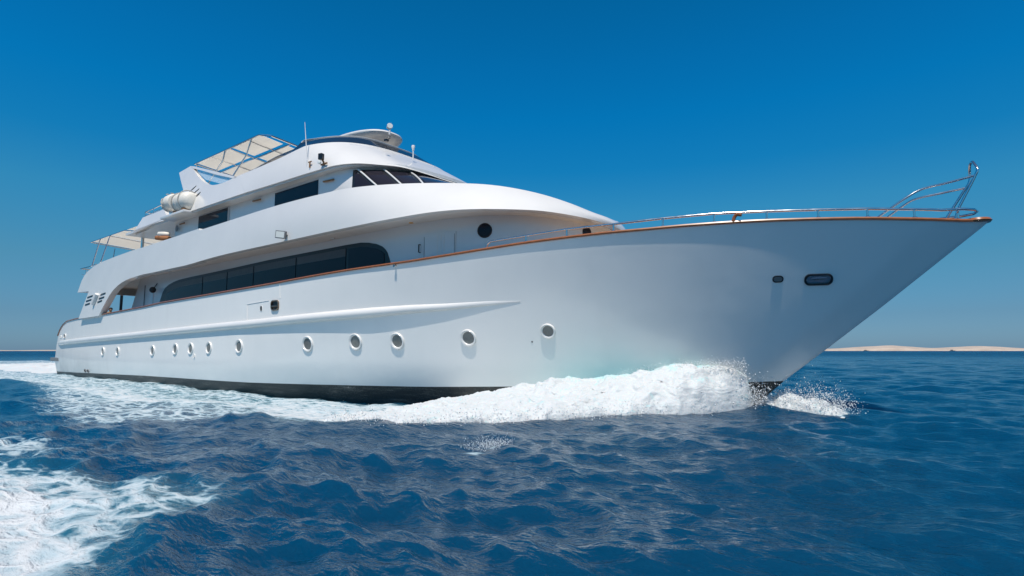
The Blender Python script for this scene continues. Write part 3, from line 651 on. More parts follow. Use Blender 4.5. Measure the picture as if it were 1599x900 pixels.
for r_, row in enumerate(R2):                       # gentle S profile: proud lip low down, hollow above
    t_ = r_/8; k = .03*math.sin(math.pi*t_)
    for i, p in enumerate(row): row[i] = p+np.array([k*(1 if p[0] > 23 else 0), -k if abs(p[1]) > .3 else 0, 0])
for row in R2: row[-1][1] = 0
R2 = [[p for p in row if p[0] >= 17.4] for row in R2]; mn = min(len(r) for r in R2); R2 = [r[-mn:] for r in R2]
mb = shell(R2, .14); mb.mirror(); fly = mb.build('flybridge_bulwark', M['white'], Y, smooth=35, weld=True)
slab([(p[0], p[1]) for p in cr([(a, b_) for a, b_, c in Fb], 60)], 7.09, 7.19, 'fly_deck', M['white'], 6.7, .07)
# aft side of the flybridge: low bulwark, raft notch, then the arch with its opening
low = [tf(206, 366), tf(211, 359), tf(223, 340), tf(240, 333.5), tf(256.5, 326.5), tf(258, 333), tf(262, 339.5), tf(276, 335.5), tf(284, 329), tf(287, 318), tf(286, 296), tf(282.5, 283), tf(279.7, 270), tf(297, 260)]
cut = [tf(300.5, 262), tf(304, 268), tf(309, 275.5), tf(315.6, 282.5), tf(321, 286.5), tf(327, 288.8), tf(333, 289.3), tf(340, 288.2), tf(347, 286.2), tf(353, 284), tf(360, 280.5), tf(366, 277)]
R2t = np.array(R2[-1][0]); R2b = np.array(R2[0][0])
fin = [tf(376, 273.5), (R2t[0]+.02, R2t[1], R2t[2]), (R2b[0]+.02, R2b[1], R2b[2])]
bl = [tf(353, 310.3), tf(315.6, 321.5), tf(277.8, 333.5), tf(262, 341), tf(240, 350), tf(222, 359)]
bl = [np.array([x, fy(7.15), 7.15]) for x in (15, 12, 10, 8)]
body = low+cut+fin+bl
both(MB().prism(body, (0, .16, 0)), 'flybridge_arch', M['white'], Y, smooth=0)
tb = [tf(297, 259.6), tf(303, 260), tf(330, 266.5), tf(365, 275.5), tf(370, 276.5)]
tb2 = [tf(366, 279), tf(340, 273.5), tf(318, 267.3), tf(306, 264.2), tf(301, 263.5)]
both(MB().prism(tb+tb2, (0, .14, 0)), 'arch_beam', M['white'], Y, smooth=0)
# clear side glass in the arch opening
gl = mat('clear_glass', (.75, .85, .9), .05, alpha=.35)
both(MB().prism([p+np.array([0, .07, 0]) for p in [tf(304, 266), tf(330, 270), tf(360, 277.5), tf(364, 279.5), tf(340, 286), tf(318, 280)]], (0, .012, 0)), 'arch_pane', gl, Y, smooth=0)
def tfs(x, y): return tf(x, y)
for q in ((298.3, 298.0, 304.0, 292.3), (302.8, 302.3, 308.5, 296.8), (306, 307.5, 310.6, 302.0)):
    a = Vector(tf(q[0], q[1])); b_ = Vector(tf(q[2], q[3])); w_ = Vector((.15, 0, .03)); s_ = Vector((0, -.012, 0))
    MB().prism([a+s_-w_, b_+s_-w_, b_+s_+w_, a+s_+w_], (0, .03, 0)).build('louvre', M['black'], Y, smooth=0)
# fly deck aft and raft platform
pA = tf(262, 341); 
RC = at_y(289.5, 313.5, -3.4); MB().box((RC[0]-.5, -3.42, RC[2]-.56), (1.15, .28, .05)).build('raft_shelf', M['white'], Y, bevel=.02)
# rail on aft fly deck
ra = [at_y(227, 331.5, -3.1), at_y(240, 326, -3.1), at_y(256.5, 318, -3.1)]
za = float(ra[0][2])
mb = MB(); mb.tube([ra[0]+np.array([0, 2.8, 0]), ra[0]+np.array([-.05, .1, 0]), ra[0], ra[1], ra[2]], .025); 
for p in ra: mb.tube([p, (p[0], p[1], 7.6)], .02)
mb.tube([ra[0]-np.array([0, 0, .2]), ra[2]-np.array([0, 0, .2])], .015)
mb.build('fly_deck_rail', M['steel'], Y)
# tinted windscreen round the flybridge
Wb = [(16.9, -3.15, 8.02), (18.9, -3.12, 8.07), (20.0, -3.07, 8.14)]+[(x-.03, y*.985, min(z, 8.14+(x-20)*.12)) for x, y, z in sup(3.06, 20.2, 23.2, 2.73, 3.13, 8.29) if x > 20.6]
Wt = [tuple(at_y(391, 267, -3.1)+np.array([.2, 0, 0])), tuple(at_y(430, 245.5, -2.85)), tuple(at_y(466.7, 228.5, -2.6))]+[p for p in sup(2.76, 16.2, 22.26, 2.15, 3.8, 8.91) if p[0] > 20.1]
R3 = loft(Wb, Wt, n=90, rows=4); mb = shell(R3, .02); mb.mirror(); scr = mb.build('flybridge_screen', M['tint'], Y, smooth=50, weld=True)
MB().tube(R3[-1], .011, 6).mirror().build('screen_trim', M['white'], scr)
MB().tube(R3[0], .022, 6).mirror().build('screen_seal', M['white'], scr)
# hardtop visor on a hidden pedestal
pts = [(22.95*1.0-5.5+5.5*math.cos(a)*1.0, -1.42*math.sin(a)**.8) for a in np.linspace(0, math.pi/2, 24)]
pts = [(20+2.15*math.cos(a)**.8, -1.05*abs(math.sin(a))**.8) for a in np.linspace(0, math.pi/2, 24)]+[(18.5, -1.05), (17.2, -.98)]
pl_ = pts+[(x, -y) for x, y in pts[::-1][1:] if y < -1e-4]; N_ = len(pl_); cxx = 19.5
rings = []
for sc_, z in ((.45, 9.10), (.7, 9.16), (.88, 9.26), (.97, 9.35), (1.0, 9.42), (.985, 9.48), (.9, 9.54), (.6, 9.6), (.05, 9.63)):
    rings.append([((x-cxx)*sc_+cxx, y*sc_, z+.05*(x-20)/3*0) for x, y in pl_])
mb = MB(); mb.grid(rings, True); mb.f.append(tuple(range(N_))[::-1]); 
ht = mb.build('hardtop', M['white'], Y, smooth=60)
MB().rbox((18.4, 0, 8.25), (.9, .35, 1.15), .15).build('hardtop_pedestal', M['white'], ht)
p = at_y(608.5, 205, -.75); zt = p[2]
p = at_y(608.5, 197.5, -.55); d = Vector((CAM[0]-p[0]+9, CAM[1]-p[1], 1.0))
sl_ = MB().lathe(p, d, [(-.13, .04), (-.11, .085), (0, .10), (.05, .10)], 20).tube([p, p-np.array([0, 0, .3])], .035).build('searchlight', M['white'], Y)
MB().lathe(p, d, [(.045, .095), (.055, .09)], 20).build('lens', M['lens'], sl_)
p = at_z(607.5, 210, 9.34); MB().lathe(p, (0, 0, -1), [(0, .02), (.10, .02)], 8).tube([p-np.array([.06, 0, .10]), p+np.array([.06, 0, -.10])], .02).lathe(p-np.array([0, 0, .1]), (0, 0, -1), [(0, .035), (.06, .05)], 12).build('underside_lamp', M['grey'], ht)
p = at_y(603.5, 219.5, -1.9); MB().rbox(p, (.06, .05, .035), .02).build('compass', M['black'], Y)
# antennas
a = at_y(480, 257, -3.25); b_ = at_y(476, 191, -3.25)
MB().tube([a, a*.5+b_*.5, b_], [.022, .014, .008], 8).lathe(a, (0, 0, 1), [(-.12, .03), (.12, .03)], 10).build('whip_antenna', M['white'], Y)
a = at_y(484, 253, -3.3); b_ = at_y(483.5, 262, -3.3); MB().tube([a, b_], .025).tube([a-np.array([.08, 0, 0]), a+np.array([.08, 0, 0])], .02).build('antenna_bracket', M['rust'], Y)
p = at_fn(645, 239, lambda P: 1 if P[0] > 26.5 else -1) if False else np.array([23.9, -.9, 8.0])
d = ray(645.3, 238); tt = (24.0-CAM[0])/d[0]; p = CAM+d*tt; d2 = ray(645.3, 229.5); p2 = CAM+d2*((24.0-CAM[0])/d2[0])
MB().tube([p-np.array([0, 0, .25]), p2], .02).lathe(p2, (0, 0, 1), [(-.13, .03), (-.08, .04), (.0, .062), (.04, .05), (.06, .01)], 16).build('satellite_antenna', M['white'], Y)
# lamp fittings on flybridge side
p = at_y(501.5, 245, -3.4); R = rotm((.3, -1, 0))
o = MB().rbox(p, (.075, .05, .095), .015, R).build('floodlight', M['black'], Y); MB().tube([p-np.array([.14, -.1, .2]), p-np.array([-.16, -.1, .2])], .028).tube([p, p+np.array([0, .12, -.2])], .03).build('bracket', M['rust'], o)
q = at_y(499.5, 254, -3.42); MB().lathe(q, (.3, -1, .1), [(-.03, .03), (0, .06), (.04, .06), (.05, .04)], 16).build('lens', M['lens'], o)
p = tl(446.5, 368)+np.array([0, -.16, 0]); R = rotm((.45, -1, -.1))@Matrix.Rotation(math.radians(8), 3, 'Y')
o = MB().rbox(p, (.17, .035, .115), .015, R).tube([p, p+np.array([.12, .16, -.02])], .03).build('floodlight', M['grey'], Y)
MB().rbox(Vector(p)+R@Vector((0, -.04, 0)), (.14, .008, .09), .01, R).build('lens', M['lens'], o)
p = at_y(650.5, 253, -2.0) if False else None
# ================================================================== AWNINGS
ax0, ax1 = 12.36, 18.08; ay0, ay1 = -2.74, 2.6
def az(y): return 9.6-.10*(y-ay0) if y < 0 else 9.6-.10*(0-ay0)-.06*y
gy = -1.68; gx = 15.4
aw = MB().tube([(ax0, ay0, az(ay0)), (ax1-.3, ay0, az(ay0)), (ax1, ay0+.3, az(ay0)-.02), (ax1, ay1, az(ay1)), (ax0, ay1, az(ay1))], .035, 8, closed=True)
for x in (13.9, gx, 16.9): aw.tube([(x, ay0, az(ay0)), (x, 0, az(0)), (x, ay1, az(ay1))], .028)
aw.tube([(ax0, gy, az(gy)-.02), (ax1, gy, az(gy)-.02)], .03)
awning = aw.build('sun_awning', M['steel'], Y)
def canvas(x0, x1, y0, y1, zf, name, par, sag=.05, n=10):
    rows = [[(x0+(x1-x0)*i/n, y0+(y1-y0)*j/n, zf(y0+(y1-y0)*j/n)+.045-sag*math.sin(math.pi*i/n)*math.sin(math.pi*j/n)) for i in range(n+1)] for j in range(n+1)]
    m1 = MB(); m1.grid(rows+[[(x, y, z+.012) for x, y, z in r] for r in rows[::-1]]+[rows[0]]); return m1.build(name, M['canvas'], par)
for (x0, x1) in ((ax0+.06, gx-.10), (gx+.12, ax1-.38)):
    for (y0, y1) in ((ay0+.05, gy-.08), (gy+.08, 1.0), (1.2, ay1-.1)): canvas(x0, x1, y0, y1, az, 'canvas_panel', awning)
for pth in ([(17.2, ay0, 9.6), (16.9, ay0-.02, 9.0), (16.4, -3.0, 8.2), (16.4, -3.05, 7.9)], [(15.1, ay0, 9.6), (14.95, ay0, 9.2), (14.0, -2.9, 8.3), (14.0, -2.95, 7.8)], [(12.6, ay0, 9.6), (12.4, -2.75, 9.1)]):
    both(MB().tube(pth, .028), 'awning_support', M['steel'], awning)
b0, b1_ = .3, 5.6
def az2(y): return 7.57-.07*(y+3)
aw = MB().tube([(b0, -3, az2(-3)), (b1_-.2, -3, az2(-3)), (b1_+1.5, -2.6, 7.35), (b1_+1.5, 3, 7.2), (b0, 3, az2(3))], .03, 8, closed=True).tube([(3.2, -3, az2(-3)), (3.2, 3, az2(3))], .02)
for (xa, xb) in ((4.2, 3.4), (2.0, 2.2)):
    pass
a1 = at_y(156.5, 374, -3); a2 = at_y(143.5, 416, -3.7); aw.tube([a1, a2], .028)
a1 = at_y(172, 368, -3); a2 = at_y(157, 410, -3.7); aw.tube([a1, a2], .028)
aft = aw.build('aft_awning', M['steel'], Y)
MB().tube([at_y(179.5, 388.5, 1.5), at_y(177, 402, 1.5)], .03).build('awning_support', M['steel'], aft)
canvas(b0+.05, 3.15, -2.95, 2.95, az2, 'canvas_panel', aft, .04); canvas(3.25, b1_+1.3, -2.9, 2.95, az2, 'canvas_panel', aft, .04)
# steel post under the fly deck and aft upper-deck rail
p = at_y(222.5, 380, -2.6); MB().tube([(p[0], p[1], 5.0), (p[0], p[1], 7.1)], .07, 12).build('deck_post', M['steel'], Y)
q1 = [at_y(131, 420.5, -3.3), at_y(141, 416.3, -3.6), at_y(150, 413, -3.75)]
mb = MB(); c0 = q1[0]
mb.tube([(c0[0], 3.3, c0[2]), (c0[0], -2.9, c0[2]), c0+np.array([.05, -.15, 0]), q1[1], q1[2]], .03)
mb.tube([(c0[0], 3.3, c0[2]-.35), (c0[0], -3.2, c0[2]-.35), c0+np.array([.5, -.2, -.35])], .02)
for yy in (-3.2, -1.6, 0, 1.6, 3.2): mb.tube([(c0[0], yy, c0[2]), (c0[0]+.1, yy, 5.0)], .02)
mb.build('aft_rail', M['steel'], Y)
# ================================================================== BOW RAIL AND PULPIT
def rail_xy(s): return half(min(s, 38.2), zsh(s)-.02)-.02
top_px = [(757.5, 383), (759, 379.5), (765, 376.8), (820, 368), (883, 358), (956, 350), (1033.5, 341), (1113, 333.6), (1196, 329.8), (1276, 327.4), (1353, 325.9), (1428, 326.7), (1485, 328.7)]
def railg(P): return -P[1]-rail_xy(min(P[0], 38.25)) if P[0] < 38.25 else 1
path = []
for q in top_px:
    p = at_fn(q[0], q[1], railg); path.append(p)
ztop = [(float(p[0]), float(p[2])) for p in path[2:]]
ss = np.linspace(path[2][0], 37.7, 70); P_ = [Vector((s, -rail_xy(s)+.03, interp(s, ztop))) for s in ss]
nose = [Vector((38.0, -.34, P_[-1].z-.01)), Vector((38.16, -.2, P_[-1].z-.02)), Vector((38.2, 0, P_[-1].z-.02))]
b0_ = at_fn(757, 390, railg)
half_path = [Vector((P_[0].x-.14, P_[0].y, zsh(P_[0].x)+.03)), Vector((P_[0].x-.13, P_[0].y, P_[0].z-.12)), Vector((P_[0].x-.09, P_[0].y, P_[0].z-.04))]+P_+nose
full = half_path+[Vector((p.x, -p.y, p.z)) for p in half_path[::-1][1:]]
br = MB().tube(full, .024, 10).build('bow_rail', M['steel'], Y, smooth=60)
for q in [(820, 375), (884, 365), (957, 357), (1034, 348), (1114, 340), (1196.5, 337), (1277, 335), (1354, 333), (1427.5, 334), (1496, 336)]:
    p = at_fn(q[0], q[1], railg)
    if p is None: p = np.array([37.6, -.6, 4.1])
    s = float(p[0]); zt = interp(s, ztop); y = rail_xy(s)-.03
    for sg in (-1, 1):
        MB().tube([(s, sg*y, zsh(s)), (s, sg*y, zt)], .02, 8).lathe((s, sg*y, zsh(s)+.045), (0, 0, 1), [(0, .05), (.015, .05), (.03, .025)], 12).build('stanchion', M['steel'], br)
# pulpit ladder frame at the tip
def pp(x, y, Yv): return Vector(at_y(x, y, Yv))
pu = MB()
ys, yp = -.22, .22
ring = [pp(1495, 329, ys), pp(1523, 274, ys), pp(1526.5, 265, ys), pp(1522, 257, -.12), pp(1518, 253, 0), pp(1514.5, 258, .12), pp(1514, 270, yp), pp(1514, 284, yp), pp(1503, 302, yp), pp(1477.5, 341.5, yp)]
pu.tube(cr(ring, 60), .022, 10)
pu.tube([ring[0], ring[0]-Vector((.05, 0, .25))], .022)
pu.tube(cr([pp(1523, 274, ys), pp(1480, 285.5, ys), pp(1438.5, 296, ys), pp(1415, 309, -.3), pp(1390, 326, -.35), pp(1369, 341, -.38)], 30), .02)
pu.tube(cr([pp(1509, 293.5, yp), pp(1470, 302, yp), pp(1427, 312, yp), pp(1410, 322, .28), pp(1384, 341, .32)], 30), .02)
pu.build('bow_pulpit', M['steel'], Y, smooth=60)
# teak hook by the rail
hk = [at_y(1145, 345.5, -1.9), at_y(1147, 339, -1.9), at_y(1151, 335.2, -1.9), at_y(1158, 335.8, -1.9)]
MB().tube(cr(hk, 14), .035, 8).build('rail_bracket', M['teak'], Y)
# ================================================================== THINGS ABOARD
root = tag(empty('life_raft', (12, -3.4, 7.25)), 'big cream life raft canister strapped on the shelf beside the flybridge arch', 'life raft')
def local(mb, root): 
    L = root.location; mb.v = [(x-L.x, y-L.y, z-L.z) for x, y, z in mb.v]; return mb
RC = at_y(289.5, 313.5, -3.4); BC = at_y(268.5, 318, -3.4); SH = RC[2]-.47
def raft(c, L_, r, root, name):
    mb = MB().lathe((c[0]-L_/2, c[1], c[2]), (1, 0, -.04), [(0, r*.3), (.03, r*.62), (.12, r*.86), (.3, r*.97), (L_*.48, r), (L_*.49, r*1.05), (L_*.51, r*1.05), (L_*.52, r), (L_-.3, r*.97), (L_-.12, r*.86), (L_-.03, r*.62), (L_, r*.3)], 28)
    return local(mb, root).build(name, M['canister'], root, smooth=50)
raft((RC[0], -3.4, RC[2]-.05), 1.35, .40, root, 'canister')
for dx in (-.38, .36):
    mb = MB().tube([(RC[0]+dx*.85, -3.4+.412*math.cos(a), RC[2]-.05+.412*math.sin(a)) for a in np.linspace(0, 2*math.pi, 28)[:-1]], .02, 6, closed=True); local(mb, root).build('strap', M['net'], root)
for x in (RC[0]-.4, RC[0]+.4): mb = MB().box((x, -3.4, SH), (.08, .26, .06)); local(mb, root).build('cradle', M['rust'], root)
root2 = tag(empty('covered_bundle', (10.6, -3.25, 7.4)), 'smaller cream bundle under grey rope netting aft of the life raft canister', 'bundle')
mb = MB().lathe((BC[0]-.42, -3.4, BC[2]), (1, 0, 0), [(0, .08), (.04, .22), (.15, .30), (.38, .36), (.7, .36), (.8, .3), (.82, .1)], 24); local(mb, root2).build('cover', M['canister'], root2, smooth=50)
mb = MB()
for k in range(9):
    a0 = rnd.uniform(0, 6.28); mb.tube([(BC[0]-.43+.55*u, -3.4+(.12+.3*math.sin(u*1.5)**.5)*math.cos(a0+u*1.4), BC[2]+(.12+.3*math.sin(u*1.5)**.5)*math.sin(a0+u*1.4)) for u in np.linspace(0.02, 1, 12)], .016, 5)
local(mb, root2).build('netting', M['net'], root2)
# cushions seen over the bulwark beside the cabin
root3 = tag(empty('cushion_roll', tuple(at_y(257, 374, -3.3))), 'rolled brown and white cushions on the upper deck behind the bulwark', 'cushions')
for k, (x, y, m_) in enumerate(((252, 372, 'brown'), (256, 366, 'canister'), (258, 372.5, 'brown'))):
    p = at_y(x, y, -3.3); mb = MB().lathe(p-np.array([0, -.0, 0]), (1, .6, -.1), [(-.28, .05), (-.25, .09), (0, .11), (.25, .09), (.28, .05)], 16); local(mb, root3).build('roll', M[m_], root3, smooth=60)
# person on the aft deck
def person():
    p = at_y(172.5, 483.5, -1.0)                    # head centre
    hx, hy, hz = [float(c) for c in p]
    root = tag(empty('person', (hx, hy, hz-1.18)), 'dark haired person in tan shirt seated on the aft deck behind the teak rail', 'person')
    V = {'pel': (0, 0, .45), 'wai': (0, 0, .65), 'che': (0, 0, .88), 'neck': (0, 0, 1.03), 'hb': (0, 0, 1.10), 'ht': (.01, 0, 1.24),
         'ls': (0, .19, .95), 'le': (.04, .26, .70), 'lw': (.24, .2, .58), 'rs': (0, -.19, .95), 're': (.04, -.26, .70), 'rw': (.24, -.2, .58),
         'lk': (.42, .12, .47), 'la': (.44, .12, .08), 'lt': (.60, .12, .04), 'rk': (.42, -.12, .47), 'ra': (.44, -.12, .08), 'rt': (.60, -.12, .04)}
    rad = dict(pel=.15, wai=.13, che=.15, neck=.06, hb=.075, ht=.095, ls=.065, le=.045, lw=.03, rs=.065, re=.045, rw=.03, lk=.065, la=.045, lt=.04, rk=.065, ra=.045, rt=.04)
    E_ = [('pel', 'wai'), ('wai', 'che'), ('che', 'neck'), ('neck', 'hb'), ('hb', 'ht'), ('che', 'ls'), ('ls', 'le'), ('le', 'lw'), ('che', 'rs'), ('rs', 're'), ('re', 'rw'), ('pel', 'lk'), ('lk', 'la'), ('la', 'lt'), ('pel', 'rk'), ('rk', 'ra'), ('ra', 'rt')]
    ks = list(V)
    for sg, wn in ((1, 'lw'), (-1, 'rw')):
        wx, wy, wz = V[wn]
        for f in range(5):
            n1 = f'{wn}{f}a'; V[n1] = (wx+.08, wy+(f-2)*.018, wz-.01); rad[n1] = .010; n2 = f'{wn}{f}b'; V[n2] = (wx+.14-(.03 if f in (0, 4) else 0), wy+(f-2)*.021, wz-.035); rad[n2] = .008
            E_ += [(wn, n1), (n1, n2)]
    ks = list(V); me = bpy.data.meshes.new('body'); me.from_pydata([V[k] for k in ks], [(ks.index(a), ks.index(b_)) for a, b_ in E_], [])
    o = bpy.data.objects.new('body', me); col.objects.link(o); o.parent = root
    md = o.modifiers.new('Skin', 'SKIN'); 
    for i, k in enumerate(ks): me.skin_vertices[0].data[i].radius = (rad[k], rad[k])
    me.skin_vertices[0].data[0].use_root = True
    sb = o.modifiers.new('Sub', 'SUBSURF'); sb.levels = 1; sb.render_levels = 2
    me.materials.append(M['shirt'])
    MB().lathe((0, 0, 1.16), (0, 0, 1), [(-.04, .07), (0, .105), (.06, .115), (.12, .09), (.145, .02)], 18).build('hair', M['hair'], root, smooth=60)
    MB().lathe((0.03, 0, 1.15), (1, 0, 0), [(0, .08), (.05, .075), (.075, .04), (.09, .012)], 14).build('face', M['skin'], root, smooth=60)
    br_ = tag(empty('deck_bench', (hx, hy, hz-1.18)), 'bench on the aft deck hidden under the seated person', 'bench')
    MB().box((0, 0, .28), (.25, .5, .03)).build('seat', M['teak'], br_, bevel=.008)
    for sg in (-1, 1): MB().box((0, sg*.42, .13), (.2, .03, .125)).build('leg', M['teak'], br_)
    return root
person()
# ================================================================== SEA
def poly_sd(px, py, poly):
    """signed distance (positive inside) of points to a polygon"""
    n = len(poly); inside = np.zeros(px.shape, bool); d = np.full(px.shape, 1e9)
    for i in range(n):
        x0, y0 = poly[i]; x1, y1 = poly[(i+1) % n]
        c = ((y0 > py) != (y1 > py)) & (px < (x1-x0)*(py-y0)/((y1-y0)+1e-12)+x0); inside ^= c
        dx, dy = x1-x0, y1-y0; t = np.clip(((px-x0)*dx+(py-y0)*dy)/(dx*dx+dy*dy+1e-12), 0, 1)
        d = np.minimum(d, np.hypot(px-x0-t*dx, py-y0-t*dy))
    return np.where(inside, d, -d)
def sstep(a, b, x): t = np.clip((x-a)/(b-a), 0, 1); return t*t*(3-2*t)
# random wave trains
NW = 200
lam = np.exp(nrs.uniform(math.log(.16), math.log(7.0), NW)); wdir = math.radians(-62)
th = np.where(nrs.rand(NW) < .6, math.radians(56)+nrs.normal(0, .26, NW), wdir+nrs.normal(0, .34, NW)); kk = 2*math.pi/lam; kx, ky = kk*np.cos(th), kk*np.sin(th)
amp = .0054*lam**.78*np.where((lam > .5) & (lam < 1.3), .85, 1.0)*np.where(lam > 1.1, (1.1/np.maximum(lam, .1))**.72, 1.0)*nrs.uniform(.5, 1.3, NW); ph = nrs.uniform(0, 6.283, NW)
OUT = [(34.4, 0), (34.2, -.7), (33.8, -1.7), (33.0, -3.1), (31.9, -4.8), (31.1, -6.0), (30.5, -6.75), (29.7, -7.05), (29.0, -7.3), (27.5, -7.6), (25.4, -6.9), (22, -7.0), (15, -7.0), (5, -7.5), (-10, -8.5)]
def outer_y(x): return np.interp(x, [p[0] for p in OUT[::-1]], [p[1] for p in OUT[::-1]])
wlh = [half(s, .3) for s in np.arange(-1, 34.2, .4)]
def hull_y(x): return -np.interp(x, np.arange(-1, 34.2, .4), wlh)
def swell(x, y, cell, chop=.62):
    z = np.zeros(x.shape); dx = np.zeros(x.shape); dy = np.zeros(x.shape)
    env = 1+.25*np.sin(x*.31+y*.17)*np.sin(x*.13-y*.29+1)
    for i in range(NW):
        f = np.clip((lam[i]/cell-2.5)/3, 0, 1); a = amp[i]*f*env; p = kx[i]*x+ky[i]*y+ph[i]; s_, c_ = np.sin(p), np.cos(p)
        z += a*c_; dx -= chop*a*s_*kx[i]/kk[i]; dy -= chop*a*s_*ky[i]/kk[i]
    return z, dx, dy
def ship_waves(x, y):
    """standing wave pattern the hull makes: hump at the bow, trough amidships, crest running aft"""
    z = np.zeros(x.shape); ay = np.abs(y)
    hb = np.interp(x, [-20, -4, 8, 14, 20, 26, 30, 33, 34.5, 36], [0, .05, .12, 0, -.14, -.12, .10, .22, .12, 0])
    off = ay-np.abs(hull_y(x)); z += hb*np.exp(-np.clip(off, 0, 99)/2.2)*(1-sstep(-.5, .6, y)*sstep(28, 31, x))
    oy = np.abs(outer_y(x)); d = ay-oy
    ridge = np.interp(x, [0, 15, 24, 27, 30, 31.5, 33, 34.3, 35.5], [.1, .10, .14, .16, .14, .08, .05, .0, 0])*sstep(.6, -.6, y)
    z += ridge*np.exp(-(d/.75)**2)
    z += .16*np.exp(-((y+.05)/.75)**2)*sstep(34.0, 34.6, x)*sstep(36.6, 35.8, x)
    return z
M1 = [(200, 0)]
# foam patches in plan (metres)
PB = [(24, -12.6), (28.4, -11.3), (29.4, -10.95), (30.5, -10.75), (31.2, -10.5), (32.2, -10.3), (32.8, -10.45), (33.0, -10.9), (33.3, -11.4), (33.85, -11.7), (34.4, -12.2), (34.5, -13.5), (24, -16)]
PBs = [(24, -13.2), (29.6, -11.6), (31.1, -11.35), (32.3, -11.45), (32.9, -11.8), (33.5, -12.2), (33.6, -13.5), (24, -15)]
PC = [(22, -12.6), (25.8, -11.15), (27.3, -10.45), (27.9, -10.5), (28.9, -10.85), (28.6, -11.5)]
PD = [(32.55, -7.75), (32.75, -7.0), (33.0, -6.95), (33.15, -7.4), (32.95, -7.75)]
PW = [(-60, -9.0), (0, -7.4), (9, -7.0), (16, -7.6), (21, -8.2), (23.5, -7.4), (25.2, -6.8), (27.0, -7.6), (28.9, -7.5), (29.8, -6.8), (29.0, -3.2), (26, -3.4), (20, -3.4), (0, -3.5), (-1.5, -3.4), (-1.5, 3.4), (20, 3.6), (29, 3), (29.8, 6.8), (16, 7.6), (0, 7.4), (-60, 9)]
PW2 = [(2, -6.5), (12, -7.6), (17, -8.6), (21, -9.6), (24.8, -9.9), (26.2, -8.8), (27.6, -7.8), (26, -5), (2, -5)]
PF = [(34.2, -.25), (35, -.5), (36.0, -.6), (36.15, .2), (35.4, .7), (34.4, .8)]
def foam_mask(x, y):
    f = np.full(x.shape, -1.0)
    f = np.maximum(f, -.15+.70*sstep(-.35, .5, poly_sd(x, y, PB))+.38*sstep(-.35, .7, poly_sd(x, y, PBs)))
    f = np.maximum(f, -.15+.66*sstep(-.5, .35, poly_sd(x, y, PC)))
    f = np.maximum(f, -.2+.60*sstep(-.22, .2, poly_sd(x, y, PD)))
    wk = poly_sd(x, y, PW); 
    st = np.interp(x, [-60, -8, 0, 8, 16, 22, 26, 30], [.5, .58, .58, .56, .54, .56, .68, .78])
    near = np.exp(-np.abs(np.abs(y)-np.abs(outer_y(x)))/.9)*.18
    f = np.maximum(f, -.2+(st+.2+near*.9)*sstep(-.7, .8, wk)-.12*sstep(1.2, 2.6, np.abs(wk))*(x > -1))
    f = np.maximum(f, -.2+.70*sstep(-.8, .9, poly_sd(x, y, PW2)))
    f = np.maximum(f, -.2+.85*sstep(-.3, .3, poly_sd(x, y, PF)))
    return f
def sea_z(x, y, cell):
    z, dx, dy = swell(x, y, cell); d = np.abs(y)-np.abs(outer_y(x)); k = 1-.65*np.exp(-(np.clip(d, -1.5, 9)/1.6)**2)*sstep(27, 29.5, x)*sstep(1.5, -.5, y)*sstep(36.5, 34.5, x)
    return z*k+ship_waves(x, y), dx*k, dy*k
# one sheet from under the camera to the horizon: rings around the camera, fine where the view is
cxy = CAM[:2]; base = math.atan2(Fh[1], Fh[0])
th_f = np.linspace(-math.radians(50), math.radians(50), 1000)
th_c = np.concatenate([th_f, np.linspace(math.radians(50), 2*math.pi-math.radians(50), 56)[1:-1]])
rr = [0.6]
while rr[-1] < 120: rr.append(rr[-1]*1.0068 if rr[-1] > 2 else rr[-1]*1.03)
while rr[-1] < 14000: rr.append(rr[-1]*1.035)
rr = np.array(rr); TH, RR = np.meshgrid(base+th_c, rr)
X = cxy[0]+RR*np.cos(TH); YY = cxy[1]+RR*np.sin(TH)
cell = np.maximum(RR*np.gradient(np.log(rr))[:, None], RR*.0018); cell[:, 1000:] = RR[:, 1000:]*.1
fm = foam_mask(X, YY)
Z, DX, DY = sea_z(X, YY, cell)
calm = 1-.45*sstep(0, .5, fm)
inside_hull = (np.abs(YY) < np.abs(hull_y(X))-.25) & (X > -1) & (X < 34)
Z = np.where(inside_hull, -.05, Z)
co = np.stack([X+DX, YY+DY, WL+Z*calm], -1).reshape(-1, 3)
nr, ntc = RR.shape
def grid_faces(nr, nc, wrap=False):
    i = np.arange(nr-1)[:, None]; j = np.arange(nc if wrap else nc-1)[None, :]; j2 = (j+1) % nc
    return np.stack([i*nc+j, i*nc+j2, (i+1)*nc+j2, (i+1)*nc+j], -1).reshape(-1, 4)
def np_mesh(name, co, faces, mt, attrs=None, smooth=True):
    me = bpy.data.meshes.new(name); me.vertices.add(len(co)); me.vertices.foreach_set('co', co.astype(np.float32).ravel())
    k = faces.shape[1]; me.loops.add(faces.size); me.loops.foreach_set('vertex_index', faces.astype(np.int32).ravel())
    me.polygons.add(len(faces)); me.polygons.foreach_set('loop_start', np.arange(0, faces.size, k, dtype=np.int32))
    try: me.polygons.foreach_set('loop_total', np.full(len(faces), k, dtype=np.int32))
    except Exception: pass
    me.polygons.foreach_set('use_smooth', np.full(len(faces), smooth)); me.update(calc_edges=True)
    for an, av_ in (attrs or {}).items():
        a = me.attributes.new(an, 'FLOAT', 'POINT'); a.data.foreach_set('value', av_.astype(np.float32).ravel())
    me.materials.append(mt); o = bpy.data.objects.new(name, me); col.objects.link(o); return o
F = grid_faces(nr, ntc, True)[:, ::-1]
aer = np.clip(.75*sstep(-.6, 1.2, poly_sd(X, YY, PW))*sstep(30, 20, np.abs(X-10)*.9), 0, 1)*(.55)
aer = np.maximum(aer, .25*sstep(-.3, .8, poly_sd(X, YY, PB)))
